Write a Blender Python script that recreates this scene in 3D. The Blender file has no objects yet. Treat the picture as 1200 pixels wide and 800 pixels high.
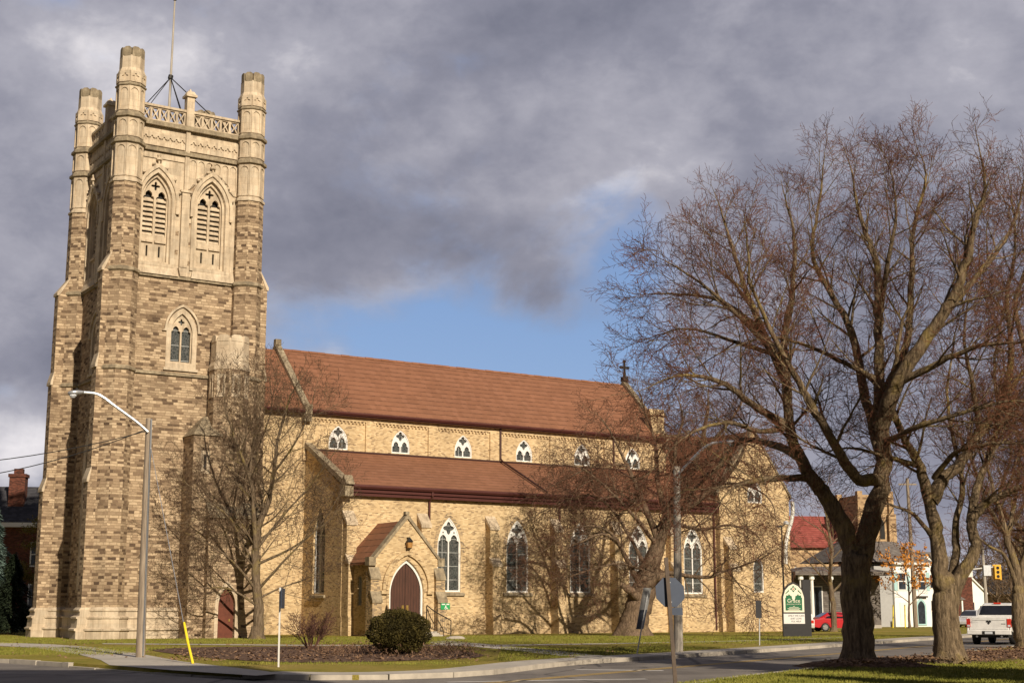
import bpy, bmesh, math, random
import numpy as np
from mathutils import Vector, Matrix, Quaternion
from mathutils.geometry import tessellate_polygon
R = math.radians
random.seed(7)
SC = bpy.context.scene
COL = SC.collection

# ------------------------------------------------------------------ camera, sky, sun, exposure
FPX, PITCH, EYE = 1690.0, math.atan(315 / 1690.0), 1.65
cam_d = bpy.data.cameras.new('camera')
cam_d.sensor_width = 36.0
cam_d.lens = 36.0 * FPX / 1200.0
cam_d.clip_start, cam_d.clip_end = 0.1, 6000.0
cam = bpy.data.objects.new('camera', cam_d)
COL.objects.link(cam)
cam.location = (0, 0, EYE)
cam.rotation_euler = (math.pi / 2 + PITCH, 0, 0)
SC.camera = cam
SUN_AZ, SUN_EL = math.atan2(0.44, -0.898), R(28)
sun_dir = Vector((math.sin(SUN_AZ) * math.cos(SUN_EL), math.cos(SUN_AZ) * math.cos(SUN_EL), math.sin(SUN_EL)))
sun_d = bpy.data.lights.new('sun', 'SUN')
sun_d.energy, sun_d.angle, sun_d.color = 5.0, R(0.53), (1.0, 0.87, 0.69)
sun = bpy.data.objects.new('sun', sun_d)
COL.objects.link(sun)
sun.rotation_euler = sun_dir.to_track_quat('Z', 'Y').to_euler()
SC.view_settings.view_transform = 'Standard'
SC.view_settings.look = 'None'
SC.view_settings.exposure = 0.2
SC.view_settings.gamma = 1.0

world = bpy.data.worlds.new('World')
SC.world = world
world.use_nodes = True


class NT:
    """small helper to write node trees"""
    def __init__(s, tree):
        s.t = tree
        tree.nodes.clear()

    def n(s, kind, **kw):
        nd = s.t.nodes.new(kind)
        for k, v in kw.items():
            if k == 'ins':
                for a, b in v.items():
                    if isinstance(b, bpy.types.NodeSocket):
                        s.t.links.new(b, nd.inputs[a])
                    else:
                        nd.inputs[a].default_value = b
            else:
                setattr(nd, k, v)
        return nd

    def m(s, op, a, b=0.0, c=None, clamp=False):
        nd = s.t.nodes.new('ShaderNodeMath')
        nd.operation, nd.use_clamp = op, clamp
        for i, x in enumerate((a, b) if c is None else (a, b, c)):
            if isinstance(x, bpy.types.NodeSocket):
                s.t.links.new(x, nd.inputs[i])
            else:
                nd.inputs[i].default_value = x
        return nd.outputs[0]

    def mix(s, f, a, b, mode='MIX'):
        nd = s.t.nodes.new('ShaderNodeMix')
        nd.data_type, nd.blend_type = 'RGBA', mode
        for i, x in ((0, f), (6, a), (7, b)):
            if isinstance(x, bpy.types.NodeSocket):
                s.t.links.new(x, nd.inputs[i])
            elif i == 0:
                nd.inputs[0].default_value = x
            else:
                nd.inputs[i].default_value = (*x, 1.0) if len(x) == 3 else x
        return nd.outputs[2]

    def ramp(s, f, stops, interp='LINEAR'):
        nd = s.t.nodes.new('ShaderNodeValToRGB')
        cr = nd.color_ramp
        cr.interpolation = interp
        while len(cr.elements) < len(stops):
            cr.elements.new(0.5)
        for e, (p, c) in zip(cr.elements, stops):
            e.position = p
            e.color = (*c, 1.0) if len(c) == 3 else c
        s.t.links.new(f, nd.inputs[0])
        return nd.outputs[0]

    def noise(s, vec, scale, detail=4.0, rough=0.55, dist=0.0):
        nd = s.n('ShaderNodeTexNoise', ins={'Vector': vec, 'Scale': scale, 'Detail': detail, 'Roughness': rough, 'Distortion': dist})
        return nd.outputs[0]

    def smooth(s, x, lo, hi):
        nd = s.t.nodes.new('ShaderNodeMapRange')
        nd.interpolation_type = 'SMOOTHSTEP'
        s.t.links.new(x, nd.inputs[0])
        nd.inputs[1].default_value, nd.inputs[2].default_value = lo, hi
        return nd.outputs[0]

    def gauss(s, az, el, a0, e0, sa, se, amp):
        da = s.m('DIVIDE', s.m('SUBTRACT', az, a0), sa)
        de = s.m('DIVIDE', s.m('SUBTRACT', el, e0), se)
        q = s.m('ADD', s.m('MULTIPLY', da, da), s.m('MULTIPLY', de, de))
        return s.m('MULTIPLY', s.m('EXPONENT', s.m('MULTIPLY', q, -1.0)), amp)


def build_sky():
    w = NT(world.node_tree)
    sky = w.n('ShaderNodeTexSky', sky_type='NISHITA', sun_disc=False, sun_elevation=SUN_EL, sun_rotation=SUN_AZ)
    try:
        sky.air_density, sky.dust_density, sky.ozone_density = 1.0, 0.6, 2.0
    except Exception:
        pass
    d = w.n('ShaderNodeTexCoord').outputs['Generated']
    sp = w.n('ShaderNodeSeparateXYZ', ins={0: d})
    az = w.m('MULTIPLY', w.m('ARCTAN2', sp.outputs[0], sp.outputs[1]), 57.2958)
    el = w.m('MULTIPLY', w.m('ARCSINE', sp.outputs[2]), 57.2958)
    vec = w.n('ShaderNodeCombineXYZ', ins={0: w.m('MULTIPLY', az, 0.1), 1: w.m('MULTIPLY', el, 0.15), 2: 3.7}).outputs[0]
    n1 = w.noise(vec, 1.1, 7, 0.58, 0.35)
    n2 = w.noise(vec, 0.75, 6, 0.6, 0.2)
    n3 = w.noise(vec, 2.4, 6, 0.55, 0.2)
    # cover: mostly overcast, breaks in it low over the nave and at the far left
    cov = w.m('ADD', n1, 0.30)
    for g in ((-4.0, 10.3, 6.5, 2.3, -0.50), (1.5, 9.5, 5.0, 2.0, -0.34), (4.6, 13.4, 2.2, 3.8, -0.38), (-2.0, 10.2, 9.0, 1.6, -0.12), (7.0, 8.5, 3.0, 2.0, -0.15), (-19.5, 23.2, 2.2, 1.0, -0.3), (-19.5, 8.2, 1.5, 0.8, -0.35)):
        cov = w.m('ADD', cov, w.gauss(az, el, *g))
    cover = w.smooth(w.m('ADD', cov, w.m('MULTIPLY', w.m('SUBTRACT', n3, 0.5), 0.35)), 0.30, 0.70)
    lum = w.m('ADD', w.m('MULTIPLY', w.m('SUBTRACT', n2, 0.5), 1.35), 0.38)
    lum = w.m('ADD', lum, w.m('MULTIPLY', w.m('SUBTRACT', n3, 0.5), 0.62))
    for g in ((-16.5, 20.5, 4.5, 3.0, 0.42), (-18.5, 12.0, 3.0, 2.0, 0.2), (-19.0, 6.2, 3.5, 1.8, 0.65), (3.5, 18.0, 4.5, 2.6, 0.22), (-8.0, 22.0, 4.0, 2.5, 0.16), (-4.5, 14.6, 7.5, 2.2, -0.34), (1.5, 11.6, 3.0, 1.2, -0.16), (-18.0, 9.2, 2.6, 1.4, -0.25), (14.0, 20.0, 9.0, 6.0, -0.05)):
        lum = w.m('ADD', lum, w.gauss(az, el, *g))
    n4 = w.noise(vec, 6.5, 5, 0.6, 0.3)
    lum = w.m('ADD', lum, w.m('MULTIPLY', w.m('SUBTRACT', n4, 0.5), 0.30))
    # thin cloud edges glow where the sun gets through
    lum = w.m('ADD', lum, w.m('MULTIPLY', w.m('MULTIPLY', cover, w.m('SUBTRACT', 1.0, cover)), 0.75))
    cl = w.ramp(lum, [(0.0, (1.62, 1.68, 2.2)), (0.34, (2.45, 2.47, 3.05)), (0.64, (3.75, 3.7, 4.25)), (1.0, (7.4, 7.1, 7.3))])
    blue = w.mix(1.0, sky.outputs[0], (1.12, 0.95, 0.88), 'MULTIPLY')
    blue = w.mix(0.58, blue, (1.35, 2.65, 5.6))
    # clouds out of view, behind and beside, are darkened to cut ambient fill
    unseen_dim = w.smooth(w.m('ABSOLUTE', az), 32.0, 75.0)
    cl = w.mix(unseen_dim, cl, w.mix(1.0, cl, (0.50, 0.50, 0.50), 'MULTIPLY'))
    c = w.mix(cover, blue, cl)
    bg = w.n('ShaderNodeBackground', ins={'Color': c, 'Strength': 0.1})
    out = w.n('ShaderNodeOutputWorld')
    world.node_tree.links.new(bg.outputs[0], out.inputs[0])


build_sky()

# ------------------------------------------------------------------ where a pixel's ray meets the world
CP, SP = math.cos(PITCH), math.sin(PITCH)


def ray(px, py):
    X, Y = (px - 600.0) / FPX, (400.0 - py) / FPX
    return Vector((X, CP - Y * SP, SP + Y * CP))


def at(px, py, Y):
    r = ray(px, py)
    t = Y / r.y
    return Vector((r.x * t, Y, EYE + r.z * t))


def gnd(px, py, z=0.0):
    r = ray(px, py)
    t = (z - EYE) / r.z
    return Vector((r.x * t, r.y * t, z))


# ------------------------------------------------------------------ materials
MATS = {}


def newmat(name):
    m = bpy.data.materials.new(name)
    m.use_nodes = True
    t = NT(m.node_tree)
    b = t.n('ShaderNodeBsdfPrincipled')
    o = t.n('ShaderNodeOutputMaterial')
    m.node_tree.links.new(b.outputs[0], o.inputs[0])
    MATS[name] = m
    return m, t, b


def setin(t, b, **kw):
    for k, v in kw.items():
        k = {'col': 'Base Color', 'rough': 'Roughness', 'metal': 'Metallic', 'nrm': 'Normal', 'spec': 'Specular IOR Level'}[k]
        if isinstance(v, bpy.types.NodeSocket):
            t.t.links.new(v, b.inputs[k])
        else:
            b.inputs[k].default_value = (*v, 1.0) if k == 'Base Color' else v


def bump(t, h, strength, dist=0.02):
    return t.n('ShaderNodeBump', ins={'Height': h, 'Strength': strength, 'Distance': dist}).outputs[0]


def plain(name, col, rough=0.7, metal=0.0, var=0.25, scale=6.0, spec=0.3, bmp=0.15):
    m, t, b = newmat(name)
    p = t.n('ShaderNodeTexCoord').outputs['Object']
    n = t.noise(p, scale, 5, 0.6)
    n2 = t.noise(p, scale * 0.13, 3, 0.5)
    f = t.m('ADD', t.m('MULTIPLY', n, 0.5), t.m('MULTIPLY', n2, 0.5))
    lo = tuple(c * (1 - var) for c in col)
    hi = tuple(min(1, c * (1 + var)) for c in col)
    c = t.ramp(f, [(0.3, lo), (0.7, hi)])
    setin(t, b, col=c, rough=rough, metal=metal, spec=spec, nrm=bump(t, n, bmp))
    return m


def masonry(name, bw, bh, mortar, stops, mcol, warp, rowwarp, bstr, stain=0.25, msize=0.012, ragged=0.0):
    """coursed stone or brick on the UV map, which is laid out in metres"""
    m, t, b = newmat(name)
    uv = t.n('ShaderNodeTexCoord').outputs['UV']
    ob = t.n('ShaderNodeTexCoord').outputs['Object']
    s = t.n('ShaderNodeSeparateXYZ', ins={0: uv})
    x, y = s.outputs[0], s.outputs[1]
    if ragged:
        rg = t.n('ShaderNodeTexNoise', ins={'Vector': ob, 'Scale': 5.0, 'Detail': 3.0})
        rs = t.n('ShaderNodeSeparateColor', ins={0: rg.outputs[1]})
        x = t.m('ADD', x, t.m('MULTIPLY', t.m('SUBTRACT', rs.outputs[0], 0.5), ragged * 2.4))
        y = t.m('ADD', y, t.m('MULTIPLY', t.m('SUBTRACT', rs.outputs[1], 0.5), ragged * 1.6))
    if rowwarp:
        y = t.m('ADD', y, t.m('MULTIPLY', t.m('SINE', t.m('MULTIPLY', y, 2.9)), rowwarp))
        y = t.m('ADD', y, t.m('MULTIPLY', t.m('SINE', t.m('MULTIPLY', y, 7.3)), rowwarp * 0.35))
    if warp:
        wv = t.n('ShaderNodeCombineXYZ', ins={0: 0.0, 1: t.m('FLOOR', t.m('DIVIDE', y, bh)), 2: 0.0}).outputs[0]
        wn = t.n('ShaderNodeTexWhiteNoise', noise_dimensions='3D', ins={0: wv}).outputs[0]
        x = t.m('ADD', x, t.m('MULTIPLY', wn, 3.0))
        x = t.m('ADD', x, t.m('MULTIPLY', t.m('SINE', t.m('ADD', t.m('MULTIPLY', x, 2.3), t.m('MULTIPLY', wn, 40.0))), warp))
    v = t.n('ShaderNodeCombineXYZ', ins={0: x, 1: y, 2: 0.0}).outputs[0]
    br = t.n('ShaderNodeTexBrick', offset=0.5, ins={'Vector': v, 'Color1': (0, 0, 0, 1), 'Color2': (1, 1, 1, 1), 'Mortar': (0.5, 0.5, 0.5, 1), 'Scale': 1.0, 'Mortar Size': msize, 'Mortar Smooth': 0.3, 'Brick Width': bw, 'Row Height': bh})
    c = t.ramp(br.outputs[0], stops)
    fine = t.noise(ob, 9.0, 6, 0.65)
    c = t.mix(0.5 if ragged else 0.34, c, t.ramp(fine, [(0.25, (0.68, 0.65, 0.63)), (0.75, (1.25, 1.25, 1.25))]), 'MULTIPLY')
    c = t.mix(br.outputs[1], c, mcol)
    big = t.noise(ob, 0.33, 5, 0.65, 0.6)
    c = t.mix(stain, c, t.ramp(big, [(0.3, (0.45, 0.42, 0.40)), (0.62, (1.25, 1.22, 1.18))]), 'MULTIPLY')
    h = t.m('ADD', t.m('MULTIPLY', t.m('SUBTRACT', 1.0, br.outputs[1]), 1.0), t.m('MULTIPLY', fine, 0.5))
    setin(t, b, col=c, rough=0.9, spec=0.2, nrm=bump(t, h, bstr, 0.03))
    return m


masonry('rubble', 0.43, 0.165, 0.02, [(0.0, (0.095, 0.064, 0.044)), (0.11, (0.17, 0.118, 0.077)), (0.28, (0.275, 0.20, 0.133)), (0.60, (0.375, 0.282, 0.187)), (1.0, (0.51, 0.40, 0.272))],
        (0.30, 0.22, 0.135), 0.12, 0.04, 0.85, 0.45, 0.012, 0.05)
masonry('yellow_brick', 0.235, 0.083, 0.008, [(0.0, (0.22, 0.15, 0.09)), (0.10, (0.37, 0.262, 0.152)), (0.25, (0.475, 0.345, 0.195)), (0.6, (0.545, 0.405, 0.23)), (1.0, (0.64, 0.50, 0.305))],
        (0.50, 0.40, 0.25), 0.0, 0.0, 0.22, 0.36, 0.006)
masonry('grey_brick', 0.235, 0.083, 0.008, [(0.0, (0.13, 0.10, 0.075)), (0.3, (0.30, 0.22, 0.14)), (0.6, (0.50, 0.36, 0.20)), (1.0, (0.62, 0.46, 0.26))],
        (0.42, 0.35, 0.24), 0.0, 0.0, 0.45, 0.4, 0.008)
masonry('red_brick', 0.235, 0.083, 0.008, [(0.0, (0.05, 0.02, 0.015)), (0.5, (0.11, 0.036, 0.024)), (1.0, (0.16, 0.056, 0.036))], (0.12, 0.075, 0.055), 0.0, 0.0, 0.3, 0.2, 0.006)
masonry('tan_stone', 0.5, 0.22, 0.015, [(0.0, (0.16, 0.10, 0.06)), (0.3, (0.36, 0.24, 0.135)), (1.0, (0.52, 0.37, 0.21))], (0.40, 0.30, 0.18), 0.1, 0.04, 0.4, 0.3, 0.012)


def ashlar():
    m, t, b = newmat('ashlar')
    ob = t.n('ShaderNodeTexCoord').outputs['Object']
    uv = t.n('ShaderNodeTexCoord').outputs['UV']
    br = t.n('ShaderNodeTexBrick', offset=0.5, ins={'Vector': uv, 'Color1': (0.88, 0.88, 0.88, 1), 'Color2': (1.08, 1.06, 1.04, 1), 'Mortar': (0.8, 0.76, 0.72, 1), 'Scale': 1.0, 'Mortar Size': 0.008, 'Brick Width': 0.9, 'Row Height': 0.42})
    n = t.noise(ob, 1.2, 7, 0.65, 0.4)
    c = t.ramp(n, [(0.28, (0.40, 0.325, 0.235)), (0.5, (0.53, 0.44, 0.325)), (0.72, (0.62, 0.535, 0.41))])
    c = t.mix(1.0, c, br.outputs[0], 'MULTIPLY')
    # weathering streaks that run down the stone
    sv = t.n('ShaderNodeMapping', ins={'Vector': ob, 'Scale': (2.2, 2.2, 0.22)}).outputs[0]
    st = t.noise(sv, 1.6, 6, 0.7)
    c = t.mix(0.55, c, t.ramp(st, [(0.36, (0.50, 0.47, 0.44)), (0.56, (1.08, 1.07, 1.05))]), 'MULTIPLY')
    f = t.noise(ob, 14, 4, 0.6)
    setin(t, b, col=c, rough=0.85, spec=0.2, nrm=bump(t, f, 0.25, 0.02))
    return m


ashlar()


def weathered():
    m, t, b = newmat('weathered_stone')
    ob = t.n('ShaderNodeTexCoord').outputs['Object']
    n = t.noise(ob, 2.2, 7, 0.7, 0.3)
    c = t.ramp(n, [(0.28, (0.13, 0.11, 0.085)), (0.5, (0.27, 0.22, 0.15)), (0.7, (0.40, 0.34, 0.24))])
    sv = t.n('ShaderNodeMapping', ins={'Vector': ob, 'Scale': (3, 3, 0.35)}).outputs[0]
    st = t.noise(sv, 1.6, 5, 0.7)
    c = t.mix(0.6, c, t.ramp(st, [(0.35, (0.55, 0.54, 0.52)), (0.6, (1.15, 1.13, 1.1))]), 'MULTIPLY')
    setin(t, b, col=c, rough=0.9, spec=0.2, nrm=bump(t, n, 0.3, 0.03))


weathered()


def tiles(name, cols, roww=0.42, bw=0.33):
    m, t, b = newmat(name)
    uv = t.n('ShaderNodeTexCoord').outputs['UV']
    ob = t.n('ShaderNodeTexCoord').outputs['Object']
    s = t.n('ShaderNodeSeparateXYZ', ins={0: uv})
    wob = t.noise(ob, 0.5, 4, 0.6)
    y = t.m('ADD', s.outputs[1], t.m('MULTIPLY', wob, 0.10))
    v = t.n('ShaderNodeCombineXYZ', ins={0: s.outputs[0], 1: y, 2: 0.0}).outputs[0]
    br = t.n('ShaderNodeTexBrick', offset=0.37, ins={'Vector': v, 'Color1': (0, 0, 0, 1), 'Color2': (1, 1, 1, 1), 'Mortar': (0.4, 0.4, 0.4, 1), 'Scale': 1.0, 'Mortar Size': 0.006, 'Brick Width': bw, 'Row Height': roww})
    c = t.ramp(br.outputs[0], [(0.0, cols[0]), (0.5, cols[1]), (1.0, cols[2])])
    fr = t.m('FRACT', t.m('DIVIDE', y, roww))
    # butt ends of each course, broken by chips and lichen
    edge = t.m('MULTIPLY', t.smooth(fr, 0.16, 0.05), t.m('ADD', 0.55, t.smooth(t.noise(ob, 3.0, 4, 0.6), 0.42, 0.62)), clamp=True)
    c = t.mix(edge, c, tuple(x * 0.30 for x in cols[0]))
    big = t.noise(ob, 0.22, 6, 0.65, 0.5)
    c = t.mix(0.35, c, t.ramp(big, [(0.32, (0.72, 0.70, 0.70)), (0.66, (1.2, 1.18, 1.15))]), 'MULTIPLY')
    setin(t, b, col=c, rough=0.8, spec=0.25, nrm=bump(t, fr, 0.5, 0.05))


tiles('roof_tiles', ((0.200, 0.090, 0.050), (0.216, 0.098, 0.055), (0.236, 0.109, 0.063)), 0.60, 0.45)
tiles('red_roof', ((0.22, 0.052, 0.042), (0.26, 0.066, 0.052), (0.30, 0.085, 0.068)))
tiles('slate', ((0.030, 0.030, 0.036), (0.045, 0.045, 0.052), (0.06, 0.06, 0.07)), 0.25)
tiles('grey_shingles', ((0.11, 0.095, 0.085), (0.15, 0.13, 0.12), (0.2, 0.18, 0.16)), 0.2)

plain('maroon_metal', (0.085, 0.028, 0.024), 0.45, 0.2, 0.2)
plain('pipe_metal', (0.055, 0.024, 0.02), 0.5, 0.2, 0.2)
plain('white_paint', (0.72, 0.71, 0.68), 0.5, 0, 0.12)
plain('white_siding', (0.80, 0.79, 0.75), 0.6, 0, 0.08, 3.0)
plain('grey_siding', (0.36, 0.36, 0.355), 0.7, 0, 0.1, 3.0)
plain('aqua_paint', (0.36, 0.55, 0.55), 0.6, 0, 0.1)
plain('dark', (0.02, 0.019, 0.018), 0.8)
plain('iron', (0.03, 0.028, 0.027), 0.5, 0.4)
plain('galvanised', (0.50, 0.51, 0.52), 0.38, 0.65, 0.15, 9)
plain('sign_back', (0.060, 0.074, 0.108), 0.45, 0.3, 0.18, 3)
plain('steel_post', (0.10, 0.075, 0.058), 0.55, 0.4, 0.3, 8)
plain('white_post', (0.66, 0.65, 0.61), 0.5, 0.1, 0.1, 8)
plain('concrete', (0.40, 0.365, 0.315), 0.9, 0, 0.28, 2.5)
plain('kerb_stone', (0.43, 0.385, 0.32), 0.9, 0, 0.32, 3.0)
plain('pale_rock', (0.36, 0.32, 0.27), 0.9, 0, 0.25, 5)
plain('brass', (0.55, 0.38, 0.12), 0.35, 0.8)
plain('lantern_glass', (0.42, 0.22, 0.07), 0.4)
plain('sign_green', (0.018, 0.135, 0.06), 0.5, 0, 0.1)
plain('bright_green', (0.025, 0.30, 0.10), 0.5, 0, 0.1)
plain('sign_cream', (0.78, 0.74, 0.60), 0.55, 0, 0.05)
plain('sign_red', (0.5, 0.1, 0.1), 0.5)
plain('sign_black', (0.030, 0.029, 0.031), 0.55, 0, 0.2)
plain('letterboard', (0.72, 0.71, 0.69), 0.4, 0, 0.05)
plain('yellow_plastic', (0.78, 0.62, 0.03), 0.45, 0, 0.1)
plain('signal_yellow', (0.72, 0.40, 0.04), 0.45, 0, 0.1)
plain('tyre', (0.022, 0.021, 0.021), 0.85)
plain('chrome', (0.6, 0.6, 0.6), 0.25, 0.9, 0.05)
plain('plate_white', (0.55, 0.57, 0.6), 0.5)
plain('cable', (0.012, 0.012, 0.013), 0.6)
plain('dark_cloth', (0.03, 0.028, 0.03), 0.9)
plain('skin', (0.45, 0.27, 0.19), 0.6)
plain('rust_door', (0.12, 0.036, 0.02), 0.6, 0, 0.35, 6)
plain('orange_leaf', (0.50, 0.21, 0.035), 0.7, 0, 0.4, 4)


def paint(name, col):
    m, t, b = newmat(name)
    n = t.noise(t.n('ShaderNodeTexCoord').outputs['Object'], 3.0, 5, 0.6)
    c = t.mix(t.smooth(n, 0.35, 0.75), col, tuple(x * 0.82 for x in col))
    setin(t, b, col=c, rough=0.28, spec=0.5)
    b.inputs['Coat Weight'].default_value = 0.5


paint('car_white', (0.74, 0.73, 0.71))
paint('car_red', (0.44, 0.012, 0.02))
paint('car_silver', (0.5, 0.5, 0.52))
plain('tail_light', (0.55, 0.035, 0.02), 0.25, 0, 0.05)


def glass(name, col, rough, lead):
    m, t, b = newmat(name)
    ob = t.n('ShaderNodeTexCoord').outputs['Object']
    uv = t.n('ShaderNodeTexCoord').outputs['UV']
    n = t.noise(ob, 2.2, 4, 0.6)
    c = t.ramp(n, [(0.3, tuple(x * 0.55 for x in col)), (0.7, tuple(x * 1.5 for x in col))])
    if lead:
        vo = t.n('ShaderNodeTexVoronoi', feature='DISTANCE_TO_EDGE', ins={'Vector': uv, 'Scale': 5.5})
        c = t.mix(t.smooth(vo.outputs[0], 0.10, 0.03), c, (0.11, 0.11, 0.105))
        br = t.n('ShaderNodeTexBrick', offset=0.0, ins={'Vector': uv, 'Color1': (0, 0, 0, 1), 'Color2': (0, 0, 0, 1), 'Mortar': (1, 1, 1, 1), 'Scale': 1.0, 'Mortar Size': 0.02, 'Brick Width': 5.0, 'Row Height': 0.95})
        c = t.mix(br.outputs[1], c, (0.36, 0.37, 0.36))
    setin(t, b, col=c, rough=rough, spec=0.5, nrm=bump(t, t.noise(ob, 5.0, 3, 0.5), 0.25, 0.02))


glass('leaded_glass', (0.045, 0.052, 0.050), 0.22, True)
glass('window_glass', (0.030, 0.036, 0.045), 0.10, False)
glass('car_glass', (0.012, 0.013, 0.018), 0.06, False)


def wood(name, lo, hi, plank=0.14, stretch=(9, 9, 0.6), rough=0.6):
    m, t, b = newmat(name)
    ob = t.n('ShaderNodeTexCoord').outputs['Object']
    n = t.noise(t.n('ShaderNodeMapping', ins={'Vector': ob, 'Scale': stretch}).outputs[0], 2.0, 6, 0.65)
    c = t.ramp(n, [(0.3, lo), (0.7, hi)])
    h = n
    if plank:
        uv = t.n('ShaderNodeSeparateXYZ', ins={0: t.n('ShaderNodeTexCoord').outputs['UV']}).outputs[0]
        fr = t.m('FRACT', t.m('DIVIDE', uv, plank))
        g = t.m('ADD', t.smooth(fr, 0.10, 0.02), t.smooth(fr, 0.92, 0.99), clamp=True)
        c = t.mix(g, c, tuple(x * 0.35 for x in lo))
        h = t.m('SUBTRACT', n, g)
    setin(t, b, col=c, rough=rough, spec=0.3, nrm=bump(t, h, 0.4, 0.015))


wood('door_wood', (0.045, 0.020, 0.014), (0.10, 0.043, 0.028), 0.21)
wood('pole_wood', (0.15, 0.115, 0.085), (0.36, 0.29, 0.215), 0)
wood('old_pole', (0.26, 0.235, 0.20), (0.46, 0.41, 0.345), 0)


def bark(name, lo, mid, hi, lichen, scale=1.0, liamt=0.5):
    m, t, b = newmat(name)
    ob = t.n('ShaderNodeTexCoord').outputs['Object']
    v = t.n('ShaderNodeMapping', ins={'Vector': ob, 'Scale': (7 * scale, 7 * scale, 1.3 * scale)}).outputs[0]
    n = t.noise(v, 1.6, 7, 0.7, 0.4)
    n2 = t.noise(ob, 0.9, 5, 0.65, 0.3)
    c = t.ramp(n, [(0.30, lo), (0.5, mid), (0.72, hi)])
    c = t.mix(t.m('MULTIPLY', t.smooth(n2, 0.50, 0.68), liamt), c, lichen)
    setin(t, b, col=c, rough=0.95, spec=0.1, nrm=bump(t, n, 1.0, 0.12))


bark('bark', (0.034, 0.024, 0.017), (0.175, 0.128, 0.080), (0.35, 0.265, 0.17), (0.36, 0.27, 0.075))
bark('pale_bark', (0.065, 0.048, 0.033), (0.16, 0.118, 0.078), (0.28, 0.215, 0.15), (0.30, 0.23, 0.06))
bark('grey_bark', (0.05, 0.036, 0.027), (0.17, 0.118, 0.08), (0.30, 0.215, 0.145), (0.2, 0.16, 0.06), 1.0, 0.2)


def twig(name, a, b_):
    m, t, b = newmat(name)
    n = t.noise(t.n('ShaderNodeTexCoord').outputs['Object'], 0.55, 4, 0.6)
    setin(t, b, col=t.ramp(n, [(0.35, a), (0.65, b_)]), rough=0.9, spec=0.1)


twig('twig_red', (0.095, 0.044, 0.029), (0.205, 0.088, 0.050))
twig('twig_dark', (0.070, 0.038, 0.027), (0.150, 0.075, 0.048))
twig('twig_brown', (0.07, 0.045, 0.03), (0.145, 0.093, 0.058))
twig('shrub_red', (0.075, 0.038, 0.03), (0.15, 0.078, 0.056))
twig('far_twig', (0.10, 0.068, 0.045), (0.19, 0.13, 0.08))


def leaf(name, a, b_, sc=1.5):
    m, t, b = newmat(name)
    n = t.noise(t.n('ShaderNodeTexCoord').outputs['Object'], sc, 5, 0.7)
    setin(t, b, col=t.ramp(n, [(0.32, a), (0.68, b_)]), rough=0.75, spec=0.2)


leaf('yew', (0.016, 0.014, 0.004), (0.082, 0.064, 0.014), 2.2)
leaf('spruce_blue', (0.05, 0.085, 0.075), (0.16, 0.22, 0.19), 2.0)
leaf('spruce_dark', (0.008, 0.014, 0.008), (0.03, 0.042, 0.02), 2.0)
leaf('pine_gold', (0.10, 0.085, 0.010), (0.26, 0.20, 0.03), 2.0)
leaf('far_green', (0.03, 0.04, 0.012), (0.08, 0.085, 0.03), 2.0)
leaf('dead_leaf', (0.13, 0.073, 0.042), (0.30, 0.185, 0.105), 9.0)
leaf('dead_plant', (0.10, 0.055, 0.035), (0.23, 0.14, 0.085), 5.0)


def grass_mat(name, tuft):
    m, t, b = newmat(name)
    ob = t.n('ShaderNodeTexCoord').outputs['Object']
    n1 = t.noise(ob, 0.22, 5, 0.6, 0.4)
    n2 = t.noise(ob, 2.3, 6, 0.7)
    n3 = t.noise(ob, 24, 3, 0.6)
    f = t.m('ADD', t.m('ADD', t.m('MULTIPLY', n1, 0.55), t.m('MULTIPLY', n2, 0.35)), t.m('MULTIPLY', n3, 0.2))
    c = t.ramp(f, [(0.34, (0.115, 0.125, 0.016)), (0.47, (0.20, 0.19, 0.027)), (0.57, (0.29, 0.235, 0.05)), (0.70, (0.36, 0.26, 0.09))])
    h = n3
    setin(t, b, col=c, rough=0.95, spec=0.1, nrm=bump(t, t.m('ADD', n3, n2), 0.9, 0.08))


grass_mat('grass', 0)
leaf('grass_blade', (0.105, 0.125, 0.014), (0.27, 0.25, 0.05), 0.8)


def soil(name, cols, sc):
    m, t, b = newmat(name)
    ob = t.n('ShaderNodeTexCoord').outputs['Object']
    n = t.noise(ob, sc, 8, 0.75)
    vo = t.n('ShaderNodeTexVoronoi', ins={'Vector': ob, 'Scale': sc * 2.5})
    c = t.ramp(t.m('ADD', t.m('MULTIPLY', n, 0.6), t.m('MULTIPLY', vo.outputs[1], 0.4)), [(0.3, cols[0]), (0.5, cols[1]), (0.7, cols[2])])
    setin(t, b, col=c, rough=1.0, spec=0.05, nrm=bump(t, n, 1.0, 0.1))


soil('soil', ((0.06, 0.036, 0.026), (0.125, 0.078, 0.056), (0.22, 0.15, 0.115)), 3.0)
soil('mulch', ((0.05, 0.030, 0.020), (0.13, 0.075, 0.048), (0.25, 0.16, 0.11)), 5.0)


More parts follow.
